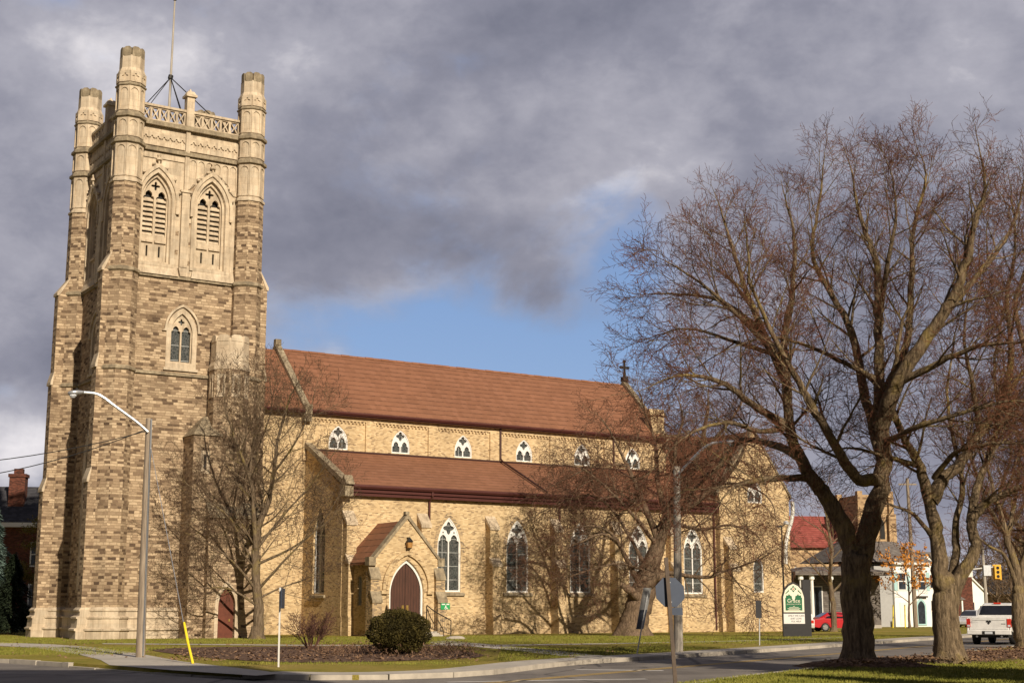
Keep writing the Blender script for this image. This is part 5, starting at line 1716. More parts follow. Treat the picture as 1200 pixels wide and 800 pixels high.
def conifer(name, label, p, h, rad, n, mat, seed, size=.3):
    o = thing(name, label, 'tree', p, 0, None)
    rng = np.random.default_rng(seed)
    MB().tube([(0, 0, 0), (0, 0, h * .97)], [rad * .09, .03], 8).build('trunk', 'grey_bark', o)
    T = Tubes()
    needles(T, n, .35, h, rad, rng, size)
    T.build('foliage', mat, o, False)
    return o


p = at(-16, 735, 108); conifer('blue_spruce', 'pale blue spruce cut by the left edge of the photo', (p.x, p.y, 0), 9.6, 2.4, 15000, 'spruce_blue', 1, .26)
p = at(12, 735, 104); conifer('dark_spruce', 'dark low evergreen at the foot of the tower on its left side', (p.x, p.y, 0), 5.6, 1.9, 11000, 'spruce_dark', 2, .24)
p = at(40, 735, 112)
o = thing('golden_pine', 'young pine with yellow green tufts between the spruce and the tower', 'tree', (p.x, p.y, 0))
MB().tube([(0, 0, 0), (-.2, 0, 3.5), (-.1, 0, 8.0)], [.16, .12, .04], 8).build('trunk', 'grey_bark', o)
T = Tubes(); rng = np.random.default_rng(9)
for k_ in range(15):
    z = rng.uniform(2.8, 8.4)
    c = np.array([rng.uniform(-1.5, .8), rng.uniform(-1.2, .6), z])
    V = []
    for i in range(260):
        d = rng.normal(size=3); d[2] = abs(d[2]) * .6; d /= np.linalg.norm(d)
        q = c + rng.normal(0, .26, 3) * [1.3, 1.3, .7]
        w = np.cross(d, rng.normal(size=3)); w /= np.linalg.norm(w)
        s_ = rng.uniform(.12, .28)
        V += [q, q + d * s_ * .5 + w * .025, q + d * s_, q + d * s_ * .5 - w * .025]
    T.quads(np.array(V), np.arange(len(V)).reshape(-1, 4))
T.build('foliage', 'pine_gold', o, False)
for k_ in range(1):
    pass
# two evergreens added out of frame on the right to shade trunk and verge
conifer('shade_spruce', 'tallest green spruce, added out of frame to shade the largest trunk and the verge', (17.4, 29.4, 0), 21.0, 3.6, 15000, 'spruce_dark', 4, .55)
conifer('shade_spruce', 'short green spruce, added out of frame to shade the near verge', (14.2, 24.0, 0), 8.5, 2.4, 6000, 'spruce_dark', 5, .42)

# clipped yew, red shrub and the bed's dead perennials
rng = np.random.default_rng(12)
o = thing('yew_bush', 'round clipped dark green bush in front of the church porch', 'bush', at(467, 762, 56.5) * 1.0)
o.location.z = 0
MB().tube([(0, 0, 0), (0, 0, .8)], [.12, .08], 8).build('stem', 'grey_bark', o)
T = Tubes(); V = []
for i in range(17000):
    d = rng.normal(size=3); d /= np.linalg.norm(d)
    q = 1 - .5 * rng.uniform(0, 1) ** 2.2
    lump = (1.1 if rng.uniform() > .985 else 1) + .06 * math.sin(d[0] * 7 + 1) * math.sin(d[1] * 6) + .05 * math.sin(d[2] * 9 + d[0] * 4)
    c = np.array([d[0] * 1.17, d[1] * 1.1, d[2] * .80]) * q * lump + [0, 0, .84]
    if c[2] < .06: continue
    e = d + rng.normal(0, .6, 3) + [0, 0, .35]; e /= np.linalg.norm(e)
    w = np.cross(e, rng.normal(size=3)); w /= np.linalg.norm(w)
    s_ = rng.uniform(.05, .11)
    V += [c, c + e * s_ * .5 + w * s_ * .28, c + e * s_, c + e * s_ * .5 - w * s_ * .28]
T.quads(np.array(V), np.arange(len(V)).reshape(-1, 4))
cv = np.array([(math.cos(6.283 * j / 20) * math.sin(math.pi * i / 10) * .86, math.sin(6.283 * j / 20) * math.sin(math.pi * i / 10) * .80, .84 + .60 * math.cos(math.pi * i / 10)) for i in range(11) for j in range(20)])
T.quads(cv, np.array([(i * 20 + j, i * 20 + (j + 1) % 20, i * 20 + 20 + (j + 1) % 20, i * 20 + 20 + j) for i in range(10) for j in range(20)]))
T.build('foliage', 'yew', o, False)


def shrub(name, label, p, h, w, n, mat, seed, P):
    T = Tree(seed, (p.x, p.y, 0))
    for i in range(n):
        a = T.rng.uniform(0, 6.28)
        T.grow(np.array([math.cos(a), math.sin(a), 0]) * .12, np.array([math.cos(a) * w, math.sin(a) * w, 1]), h * T.rng.uniform(.6, 1.05), .016, 1, P)
    o = thing(name, label, 'shrub', (p.x, p.y, 0))
    T.wood.build('stems', mat, o)
    T.twig.build('twigs', mat, o)


SH = dict(LIME, levels=4, split=2, len=[1, 1, .55, .3, .2], space=[1, .2, .12, .1, .1], rmin=.008, rmax=[.02, .016, .012, .01, .01], up=[0, .02, .03, .03, 0], start=[.3, .3, .2, .2], ang=[.5, .5, .6, .7, .7])
shrub('bare_shrub', 'leafless reddish shrub at the left end of the planting bed', at(364, 760, 64), 1.65, .6, 34, 'shrub_red', 5, SH)

# unseen tall block added behind the camera to throw shade over the crossing
ab = thing('shadow_block', 'tall plain brick block added unseen behind the camera to shade the crossing', 'building', (4.5, -22, 0))
MB().box(0, 12.2, 0, 16, -.2, 29.6).build('wall', 'red_brick', ab)
MB().box(-.2, 12.4, -.2, 16.2, 29.6, 30.1).build('roof', 'concrete', ab)
wf = MB()
for fl in range(9):
    for k_ in range(4):
        wf.plate(rect(.7 + k_ * 2.9, 2.6 + k_ * 2.9, 1.2 + fl * 3.2, 2.8 + fl * 3.2), [], lambda a, b, d: (a, 16 + d, b), -.02, .04)
wf.build('windows', 'window_glass', ab)['kind'] = 'stuff'

# ------------------------------------------------------------------ buildings behind
def local(p, ang): return (p.x, p.y, 0), ang


# red roofed brick church beyond the nave, with its square tower
p = at(880, 735, 165)
rc = thing('brick_church', 'tan brick church with a red roof and square tower behind the green sign', 'church', (p.x, p.y, 0), R(12))
MB().box(0, 13, 0, 9, 0, 8.9).build('wall', 'tan_stone', rc)
rf = MB()
for a, b in ((-.5, 4.5), (9.5, 4.5)):
    rf.hexa([(-.4, a, 8.7), (13.2, a, 8.7), (13.2, b, 12.4), (-.4, b, 12.4)], [(-.4, a, 8.9), (13.2, a, 8.9), (13.2, b, 12.6), (-.4, b, 12.6)])
rf.build('roof', 'red_roof', rc)
for x in (2.2, 5.6, 9.0):
    w = MB().plate(arch(x - .6, x + .6, 2.5, 5.2, 6.6), [arch(x - .48, x + .48, 2.62, 5.2, 6.4)], S(0), -.05, .1).build('window', 'white_paint', rc)
    MB().plate(arch(x - .5, x + .5, 2.6, 5.2, 6.45), [], S(0), -.02, .05).build('pane', 'window_glass', w)
    MB().prism([(0, 0), (-.8, 0), (-.8, 5.0), (0, 6.8)], lambda a, z, d: (d, a, z), x + 1.3, x + 1.9).build('buttress', 'tan_stone', rc)
tw_ = MB().box(12.2, 16.0, -3.2, 2.2, 0, 14.6)
for x in (12.2, 16.0):
    for y in (-3.2, 2.2):
        tw_.box(x - .45, x + .45, y - .45, y + .45, 0, 12.4)
        tw_.box(x - .3, x + .3, y - .3, y + .3, 12.4, 15.0)
tw_.build('tower', 'tan_stone', rc)
for x in (13.3, 14.9):
    MB().plate(arch(x - .3, x + .3, 9.6, 11.0, 11.9), [], S(-3.2), -.03, .05).build('louvred_opening', 'dark', rc)

# grey house with a columned porch, left of the white house
p = at(938, 737, 140)
gh = thing('porch_house', 'grey house with white porch columns behind the green church sign', 'house', (p.x, p.y, 0), R(8))
MB().box(0.3, 9.0, 2.2, 9, 0, 5.0).build('wall', 'grey_shingles', gh)
MB().box(-.5, 9.4, -.5, 2.4, 5.0, 5.35).hexa([(-.3, -.3, 5.35), (9.2, -.3, 5.35), (9.2, 9.2, 5.35), (-.3, 9.2, 5.35)], [(2, 3, 5.9), (7, 3, 5.9), (7, 6, 5.9), (2, 6, 5.9)]).build('roof', 'grey_shingles', gh)
for x in (.2, 1.3, 3.2, 4.6, 6.2):
    MB().stack(x, 0, [(0, .24), (.3, .24), (.35, .17), (4.5, .15), (4.6, .26), (5.0, .26)], 10).build('column', 'white_siding', gh)
for x in (1.9, 5.2):
    w = MB().box(x - .1, x + 1.2, 2.1, 2.25, 1.0, 4.0).build('window', 'white_paint', gh)
    MB().box(x, x + 1.1, 2.07, 2.12, 1.1, 3.9).build('pane', 'window_glass', w)
MB().box(-.2, 8, -.3, 2.2, 0, .3).build('porch_floor', 'concrete', gh)

# white two-storey house
p = at(1050, 734, 152)
wh = thing('white_house', 'two-storey white house with pale aqua shutters and a blank grey side wall', 'house', (p.x, p.y, 0), R(22))
MB().box(0, 4.6, 0, 8, 0, 6.6).build('wall', 'white_siding', wh)
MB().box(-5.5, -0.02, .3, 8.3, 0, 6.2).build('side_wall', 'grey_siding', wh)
MB().hexa([(-5.9, -.2, 6.62), (5.0, -.4, 6.62), (5.0, 8.4, 6.62), (-5.9, 8.6, 6.62)], [(-3.2, 3.2, 8.9), (2.6, 3.2, 8.9), (2.6, 5.2, 8.9), (-3.2, 5.2, 8.9)]).build('roof', 'grey_shingles', wh)
MB().box(-.12, 4.85, -.42, .0, 6.38, 6.6).build('cornice', 'white_paint', wh)
for x, z, h in ((1.0, 3.7, 1.9), (3.5, 3.7, 1.9)):
    w = MB().plate(rect(x - .55, x + .55, z, z + h), [rect(x - .43, x + .43, z + .12, z + h * .48), rect(x - .43, x + .43, z + h * .53, z + h - .12)], S(0), -.06, .03).build('window', 'white_paint', wh)
    MB().plate(rect(x - .5, x + .5, z + .05, z + h - .05), [], S(0), -.01, .02).build('pane', 'window_glass', w)
    for s_ in (-1, 1):
        MB().plate(rect(x + s_ * .8 - .2, x + s_ * .8 + .2, z, z + h), [], S(0), -.05, .0).build('shutter', 'aqua_paint', wh)
MB().plate(rect(.6, 1.6, .2, 2.5), [], S(0), -.05, .02).build('door', 'white_paint', wh)
d_ = MB().plate(arch(2.75, 3.75, .25, 2.0, 2.7), [], S(0), -.04, .02).build('arched_door', 'window_glass', wh)
MB().plate(arch(2.6, 3.9, .15, 2.0, 2.9), [arch(2.8, 3.7, .3, 2.0, 2.65)], S(0), -.09, .0).build('door_frame', 'aqua_paint', d_)
MB().box(2.5, 4.0, -.3, -.05, 3.0, 3.15).build('door_hood', 'iron', wh)
MB().tube([(2.25, -.07, 0), (2.25, -.07, 6.4)], .06, 6).build('downpipe', 'grey_siding', wh)
# white extension, brick shop and small porch house to its right
p = at(1081, 733, 160)
ex = thing('narrow_white_house', 'narrow white gabled house touching the right side of the white house', 'house', (p.x, p.y, 0), R(24))
MB().plate([(0, 0), (2.6, 0), (2.6, 6.2), (1.3, 7.6), (0, 6.2)], [], S(0), 0, 7).build('wall', 'white_siding', ex)
MB().hexa([(1.3, -.2, 7.6), (2.9, -.2, 5.9), (2.9, 7, 5.9), (1.3, 7, 7.6)], [(1.3, -.2, 7.75), (2.95, -.2, 6.05), (2.95, 7, 6.05), (1.3, 7, 7.75)]).build('roof', 'grey_shingles', ex)
for z in (1.2, 4.0):
    w = MB().plate(rect(.8, 1.7, z, z + 1.6), [rect(.9, 1.6, z + .1, z + 1.5)], S(0), -.05, .02).build('window', 'white_paint', ex)
    MB().plate(rect(.85, 1.65, z + .05, z + 1.55), [], S(0), -.01, .01).build('pane', 'window_glass', w)
p = at(1087, 732, 172)
bh = thing('brick_house', 'red brick house partly hidden behind the second bare trunk', 'house', (p.x, p.y, 0), R(24))
MB().box(0, 7, 0, 8, 0, 6.4).build('wall', 'red_brick', bh)
MB().hexa([(-.3, -.3, 6.4), (7.3, -.3, 6.4), (7.3, 8.3, 6.4), (-.3, 8.3, 6.4)], [(2, 3, 8.6), (5, 3, 8.6), (5, 5, 8.6), (2, 5, 8.6)]).build('roof', 'grey_shingles', bh)
for x in (.9, 2.2):
    w = MB().plate(rect(x - .3, x + .3, 3.6, 5.4), [rect(x - .2, x + .2, 3.7, 5.3)], S(0), -.05, .02).build('window', 'white_paint', bh)
    MB().plate(rect(x - .25, x + .25, 3.65, 5.35), [], S(0), -.01, .01).build('pane', 'window_glass', w)
po = MB().hexa([(-.2, -2.2, 2.9), (4, -2.2, 2.9), (4, 0, 2.9), (-.2, 0, 2.9)], [(0, -2.0, 3.1), (3.8, -2.0, 3.1), (3.8, 0, 3.9), (0, 0, 3.9)]).build('porch_roof', 'grey_shingles', bh)
for x in (0, 1.8, 3.6):
    MB().box(x - .1, x + .1, -2.0, -1.8, 0, 2.9).build('porch_post', 'white_siding', bh)
MB().box(-.1, 3.8, -2.05, -1.95, .5, 1.0).build('porch_rail', 'white_siding', bh)
# houses far down the road
for i, (x, d, w_, h_, m_, rm, lb) in enumerate(((1128, 205, 8, 6.5, 'white_siding', 'grey_shingles', 'white gabled house with a big pale roof beyond the traffic light pole'), (1168, 255, 16, 6.0, 'grey_siding', 'grey_shingles', 'long pale building far down the road above the pickup truck'), (1215, 240, 9, 7.0, 'tan_stone', 'grey_shingles', 'tan house far down the road at the right edge'))):
    p = at(x, 725, d)
    o = thing('distant_house', lb, 'house', (p.x, p.y, 0), R(20))
    MB().plate([(-w_ / 2, 0), (w_ / 2, 0), (w_ / 2, h_ * .62), (0, h_ * 1.15), (-w_ / 2, h_ * .62)], [], S(0), 0, 9).build('wall', m_, o)
    r_ = MB()
    for s_ in (-1, 1):
        r_.hexa([(s_ * (w_ / 2 + .3), -.3, h_ * .60), (0, -.3, h_ * 1.17), (0, 9.3, h_ * 1.17), (s_ * (w_ / 2 + .3), 9.3, h_ * .60)], [(s_ * (w_ / 2 + .3), -.3, h_ * .60 + .2), (0, -.3, h_ * 1.17 + .2), (0, 9.3, h_ * 1.17 + .2), (s_ * (w_ / 2 + .3), 9.3, h_ * .60 + .2)])
    r_.build('roof', 'white_siding' if i == 0 else rm, o)
    for wx in (-w_ * .25, w_ * .2):
        MB().plate(rect(wx - .5, wx + .5, 1.2, 2.8), [], S(0), -.04, .02).build('window', 'window_glass', o)

# dark brick house with a slate roof at the far left
p = at(-30, 736, 130)
lh = thing('brick_house', 'red brick house with a dark slate roof and tall chimney left of the tower', 'house', (p.x, p.y, 0), R(6))
MB().box(-3, 9.5, 0, 9, 0, 9.3).build('wall', 'red_brick', lh)
MB().box(-3.4, 9.9, -.5, .05, 9.0, 9.4).build('eave_board', 'white_paint', lh)
MB().hexa([(-3.5, -.5, 9.41), (10, -.5, 9.41), (10, 9.5, 9.41), (-3.5, 9.5, 9.41)], [(-1.5, 3.4, 12.9), (7.6, 3.4, 12.9), (7.6, 5.6, 12.9), (-1.5, 5.6, 12.9)]).build('roof', 'slate', lh)
ch_ = MB().box(1.9, 3.3, 1.2, 2.4, 9.6, 13.6).box(1.8, 3.4, 1.1, 2.5, 13.6, 13.9).box(2.2, 3.0, 1.5, 2.1, 13.9, 14.4).build('chimney', 'red_brick', lh)
dm = MB().plate([(5.6, 9.6), (7.4, 9.6), (7.4, 11.2), (6.5, 12.0), (5.6, 11.2)], [], S(-.2), 0, 3.5).build('dormer', 'slate', lh)
MB().plate([(5.4, 11.1), (7.6, 11.1), (7.6, 11.3), (5.4, 11.3)], [], S(-.3), 0, 3.5).build('dormer_trim', 'white_paint', dm)
for x, z in ((5.0, 5.5), (5.0, 1.8), (1.0, 5.5), (7.6, 5.5)):
    w = MB().plate(rect(x - .6, x + .6, z, z + 2.2), [rect(x - .48, x + .48, z + .12, z + 1.05), rect(x - .48, x + .48, z + 1.15, z + 2.08)], S(0), -.06, .03).build('window', 'white_paint', lh)
    MB().plate(rect(x - .55, x + .55, z + .05, z + 2.15), [], S(0), -.01, .02).build('pane', 'window_glass', w)
MB().box(3.6, 9.2, -2, 0, 0, 1.3).build('porch_base', 'grey_siding', lh)

# ------------------------------------------------------------------ poles, lamps, wires, signs
def street_lamp(label, base, top_z, r0, r1, arm, wood, lean=(0, 0), group='wooden street lamp poles'):
    o = thing('street_lamp', label, 'street lamp', base, 0, group)
    MB().tube([(0, 0, -.2), (lean[0] * .5, lean[1] * .5, top_z * .5), (lean[0], lean[1], top_z)], [r0, (r0 + r1) / 2, r1], 12).build('pole', wood, o)
    pts = smooth_line(arm[:-1], 5)
    MB().tube([tuple(q) for q in pts], [.055] * len(pts), 8).build('arm', 'galvanised', o)
    e, f = Vector(arm[-2]), Vector(arm[-1])
    d = (f - e).normalized(); s_ = d.cross(Vector((0, 0, 1))).normalized()
    hd = MB()
    secs = []
    L_ = (f - e).length
    for t, w_, h0, h1 in ((-.05, .05, -.05, .05), (.1, .07, -.06, .06), (.35, .15, -.10, .08), (.7, .19, -.13, .07), (.95, .14, -.10, .03), (1.02, .05, -.06, .0)):
        c = e + d * (L_ * t)
        secs.append([tuple(c + s_ * w_ * math.cos(a) + Vector((0, 0, (h1 if math.sin(a) > 0 else -h0) * math.sin(a)))) for a in [2 * math.pi * k / 10 for k in range(10)]])
    hd.smooth = True
    h_ = hd.loft(secs).build('lamp_head', 'galvanised', o)
    c = e + d * (L_ * .68)
    MB().stack(c.x, c.y, [(c.z - .2, .07), (c.z - .13, .13), (c.z - .08, .13)], 10).build('lens', 'plate_white', h_)
    c = e + d * (L_ * .45)
    MB().stack(c.x, c.y, [(c.z + .06, .05), (c.z + .16, .05)], 8).build('photocell', 'iron', h_)
    return o


b = at(164.5, 769.5, 53.0); base = Vector((b.x, b.y, 0))
tp = at(174.5, 490, 53.0)
LA = street_lamp('wooden street lamp pole with its arm reaching left in front of the tower', base, tp.z, .17, .105,
                 [tuple(at(173.5, 506, 52.85) - base), tuple(at(160, 494, 52.7) - base), tuple(at(134, 475, 52.4) - base), tuple(at(122, 466, 52.3) - base), tuple(at(112, 461, 52.2) - base), tuple(at(98, 459.5, 52.0) - base), tuple(at(80, 459.5, 51.8) - base)], 'pole_wood', (tp.x - b.x, 0))
MB().tube([tuple(at(177.5, 491, 52.88) - base), tuple(at(176.5, 520, 52.88) - base), tuple(at(167.5, 768, 52.88) - base)], .035, 6).build('conduit', 'galvanised', LA)
b = at(795, 762.5, 60.0); base = Vector((b.x, b.y, 0))
tp = at(793, 546, 60.0)
street_lamp('grey wooden street lamp pole behind the stop sign', base, tp.z, .19, .14,
            [tuple(at(794, 556, 59.8) - base), tuple(at(806, 543, 59.6) - base), tuple(at(822, 527, 59.3) - base), tuple(at(833, 520, 59.1) - base), tuple(at(843, 518, 59) - base), tuple(at(865, 517.5, 58.8) - base)], 'old_pole', (tp.x - b.x, 0))
# guy wire with yellow guard
g0, g1 = gnd(225, 777.5), at(176, 520, 53.0)
o = thing('guy_wire', 'steel guy wire with a yellow plastic guard at its foot', 'guy wire', g0)
MB().tube([(0, 0, -.1), tuple(g1 - g0)], .012, 5).build('wire', 'galvanised', o)
ta, tb_ = Vector((0, 0, 0)), (g1 - g0) * .165
for i, (t0, t1, off) in enumerate(((.0, .55, .03), (.5, 1.0, 0.0))):
    q0, q1 = ta.lerp(tb_, t0) + Vector((off, 0, 0)), ta.lerp(tb_, t1)
    MB().tube([tuple(q0), tuple(q1)], [.045, .038], 8).build('guard', 'yellow_plastic', o)
# overhead wires off to the left
for (ya, yb, sag, nm) in ((530, 505, .35, 'upper'), (552, 503, .5, 'lower')):
    a, b = at(-160, ya + 18, 49), at(171, yb, 52.8)
    pts = [a.lerp(b, t / 14) - Vector((0, 0, sag * 4 * (t / 14) * (1 - t / 14))) for t in range(15)]
    mb = MB().tube([tuple(q) for q in pts], .017, 5)
    tag(mb.build('power_line', 'cable'), 'black overhead cable running left from the lamp pole, the %s one' % nm, 'cable', 'overhead cables')


def post_sign(label, base, top, r, mat, name='road_sign'):
    o = thing(name, label, 'sign', base)
    v = Vector(top) - Vector(base)
    m_ = MB()
    d = v.normalized()
    m_.tube([(0, 0, -.15), tuple(v)], r, 4)
    m_.build('post', mat, o)
    return o, v


# stop sign seen from behind
b = Vector((3.36, 30.2, -.1)); tp = at(780.5, 653, 30.3)
o, v = post_sign('back of an octagonal stop sign on a leaning brown post by the road', b, tp, .055, 'steel_post', 'stop_sign')
c = at(785.2, 693.5, 30.34) - b
n_ = Vector((.12, -1, 0)).normalized(); s_ = Vector((1, .12, 0)).normalized(); up = (v.normalized() - n_ * v.normalized().dot(n_)).normalized()
oct_ = [(.325 * math.cos(math.pi / 8 + k * math.pi / 4), .325 * math.sin(math.pi / 8 + k * math.pi / 4)) for k in range(8)]
MB().plate(oct_, [], lambda a, h, d: tuple(c + s_ * a + up * h - n_ * d), 0.0, .006).build('sign_plate', 'sign_back', o)
MB().plate(oct_, [], lambda a, h, d: tuple(c + s_ * a + up * h - n_ * (d + .008)), 0.0, .003).build('sign_face', 'tail_light', o)
c2 = c - up * .385 + s_ * .10
MB().plate(rect(-.16, .14, -.08, .07), [], lambda a, h, d: tuple(c2 + s_ * a + up * h - n_ * d), 0.0, .005).build('lower_plate', 'sign_back', o)
for q in (.2, -.2):
    MB().tube([tuple(c + up * q + n_ * .06 - s_ * .055 * 0), tuple(c + up * q - n_ * .01)], .014, 6).build('bolt', 'galvanised', o)
# slim sign seen edge on, left of the bush
b = gnd(326.5, 781); tp = at(328.5, 688, b.y)
o, v = post_sign('white sign post with its plate seen edge on beside the planting bed', b, tp, .034, 'white_post')
MB().box(.05, .075, -.26, .34, v.z - .62, v.z - .02).build('sign_plate', 'sign_back', o)
# leaning sign by the big tree
b = gnd(745.5, 766); tp = at(760, 690, b.y)
o, v = post_sign('leaning grey sign post with narrow plates in front of the leaning tree', b, tp, .035, 'galvanised')
d = v.normalized()
for t, l_, w_, m_ in ((.83, .95, .16, 'galvanised'), (.53, .75, .15, 'sign_back')):
    c = v * t
    sd = Vector((.55, .83, 0)).normalized(); nn = d.cross(sd).normalized()
    MB().plate(rect(-w_, w_, -l_ / 2, l_ / 2), [], lambda a, h, e: tuple(c + sd * a * 2.0 + d * h + nn * (e + .05)), 0, .008).build('sign_plate', m_, o)
# dark sign near the church sign
b = gnd(890, 755.5); tp = at(890, 703, b.y)
o, v = post_sign('thin post with a narrow dark sign plate left of the green church sign', b, tp, .035, 'galvanised')
MB().box(-.14, .14, -.06, -.045, v.z - .85, v.z).build('sign_plate', 'sign_black', o)
# pale post behind the big trunk
b = gnd(1021.5, 766.5, -.02); tp = at(1014.5, 690, b.y)
o, v = post_sign('white post leaning against the sky side of the largest trunk by the road', b, tp, .05, 'white_post')
MB().box(v.x - .02, v.x + .02, -.25, .25, v.z - .9, v.z - .2).build('sign_plate', 'white_post', o)

# church sign
b = gnd(931.5, 745.5)
cs = thing('church_sign', 'black sign board with a green arched panel above a white letter board', 'sign', (b.x, b.y, 0), R(-2))
hw = .72
body = MB()
body.plate([(-hw, 0), (hw, 0), (hw, 2.55), (hw * .82, 3.0), (hw * .45, 3.32), (0, 3.48), (-hw * .45, 3.32), (-hw * .82, 3.0), (-hw, 2.55)], [], S(0), 0.0, .42)
body.box(hw - .12, hw + .38, .02, .55, 0, 3.62)
body.build('cabinet', 'sign_black', cs)
arc = lambda k, z0: [(-hw * k, z0), (hw * k, z0), (hw * k, 2.52), (hw * .80 * k, 2.95), (hw * .44 * k, 3.22), (0, 3.40 - (1 - k) * .5), (-hw * .44 * k, 3.22), (-hw * .80 * k, 2.95), (-hw * k, 2.52)]
pn = MB().plate(arc(.92, 1.55), [], S(0), -.03, .01).build('panel', 'sign_cream', cs)
gp = MB()
gp.plate([(-.54, 1.66), (.54, 1.66), (.54, 2.45), (.48, 2.52), (.50, 2.62), (.34, 2.62), (.30, 2.72), (.22, 2.62), (.12, 2.58), (.10, 2.42), (.03, 2.30), (-.03, 2.30), (-.10, 2.42), (-.12, 2.58), (-.22, 2.62), (-.30, 2.72), (-.34, 2.62), (-.50, 2.62), (-.48, 2.52), (-.54, 2.45)], [], S(0), -.036, -.02)
gp.plate(foil(0, 3.03, .20, 4, .22, 28), [], S(0), -.036, -.02)
for s_ in (-1, 1):
    gp.plate([(s_ * .30, 2.98), (s_ * .52, 2.74), (s_ * .50, 2.70), (s_ * .27, 2.90)], [], S(0), -.036, -.02)
gp.build('green_field', 'sign_green', pn)
ros = MB().plate(foil(0, 3.03, .11, 4, .2, 24), [], S(0), -.042, -.03).build('rosette', 'sign_cream', pn)
MB().plate(foil(0, 3.03, .05, 4, .1, 16), [], S(0), -.048, -.04).build('rosette_heart', 'sign_red', pn)
RX = (math.pi / 2, 0, 0)
text('name_lettering', 'Grace', .34, 'sign_cream', pn, (0, -.042, 2.17), RX)
text('lettering', 'ANGLICAN CHURCH', .098, 'sign_cream', pn, (0, -.042, 2.03), RX)
for z, w_ in ((1.93, .06), (1.86, .30), (1.79, .42), (1.73, .34), (1.685, .40)):
    MB().box(-w_, w_, -.041, -.036, z - .012, z + .012).build('small_lettering', 'sign_cream', pn)
lb = MB().box(-hw * .94, hw * .94, -.03, .01, .82, 1.46).build('letter_board', 'letterboard', cs)
for z, tx in ((1.28, 'ONLY WE CAN'), (1.10, 'JUST LOVE'), (.92, 'FUL HELP')):
    text('board_lettering', tx, .15, 'sign_black', lb, (.12, -.034, z), RX)

# traffic signal at the far crossing
b = at(1158, 738, 140); base = Vector((b.x, b.y, 0))
ts = thing('traffic_light', 'traffic light on a mast arm beyond the white pickup truck', 'traffic light', base)
tp = at(1151, 640, 140) - base
MB().tube([(0, 0, 0), tuple(tp)], [.2, .13], 8).build('pole', 'old_pole', ts)
a0, a1 = at(1136, 667, 140) - base, at(1172, 663, 140) - base
MB().tube([tuple(a0), tuple(a1)], .06, 6).build('arm', 'white_post', ts)
MB().box(a0.x - .25, a0.x + .25, a0.y - .15, a0.y + .15, a0.z - .7, a0.z + .1).build('small_box', 'white_post', ts)
c = at(1169, 670, 139.9) - base
sg = MB().box(c.x - .30, c.x + .30, c.y - .12, c.y + .12, c.z - .62, c.z + .62).box(c.x - .4, c.x + .4, c.y + .1, c.y + .14, c.z - .72, c.z + .72).build('signal_head', 'signal_yellow', ts)
for z, m_ in ((.4, 'dark'), (0, 'dark'), (-.4, 'dark')):
    MB().plate(foil(c.x, c.z + z, .15, 1, 0, 14), [], S(c.y - .12), -.02, .01).build('lens', m_, sg)
c = at(1157, 668, 139.8) - base
MB().box(c.x - .35, c.x + .35, c.y - .03, c.y, c.z - .5, c.z + .5).build('sign_plate', 'plate_white', ts)
# wooden utility pole before the white house, and two yellow guards
b = gnd(1074, 734.5) ; b = at(1073.5, 734, 146); base = Vector((b.x, b.y, 0))
up_ = thing('utility_pole', 'tall plain wooden pole in front of the white house', 'pole', base)
t_ = at(1063, 560, 146) - base
MB().tube([(0, 0, -.1), tuple(t_)], [.24, .15], 8).build('shaft', 'pole_wood', up_)
MB().box(t_.x - .9, t_.x + .9, -.06, .06, t_.z - .7, t_.z - .55).build('crossarm', 'pole_wood', up_)
for i, x in enumerate((1046.5, 1061)):
    b = at(x, 736, 143)
    m_ = MB().tube([(0, 0, 0), (.12 if i == 0 else .05, 0, 2.2)], .06, 8)
    q = m_.build('pole_guard', 'yellow_plastic', None, (b.x, b.y, 0))
    tag(q, 'yellow guy wire guard on the lawn, the %s of the two' % ('left' if i == 0 else 'right'), 'guard', 'yellow guards before the white house')
# small lamp post by the tan brick church
b = at(920, 738, 112); base = Vector((b.x, b.y, 0))
o = thing('lamp_post', 'thin dark lamp post standing just behind the green church sign', 'lamp post', base)
MB().tube([(0, 0, 0), (0, 0, 8.1)], [.09, .05], 8).build('pole', 'iron', o)
MB().tube([(0, 0, 8.0), (.35, 0, 8.25)], .04, 6).box(-.45, .05, -.1, .1, 7.95, 8.1).build('bracket', 'iron', o)
MB().stack(.35, 0, [(8.15, .05), (8.2, .2), (8.35, .22), (8.45, .08)], 8).build('lamp_head', 'plate_white', o)

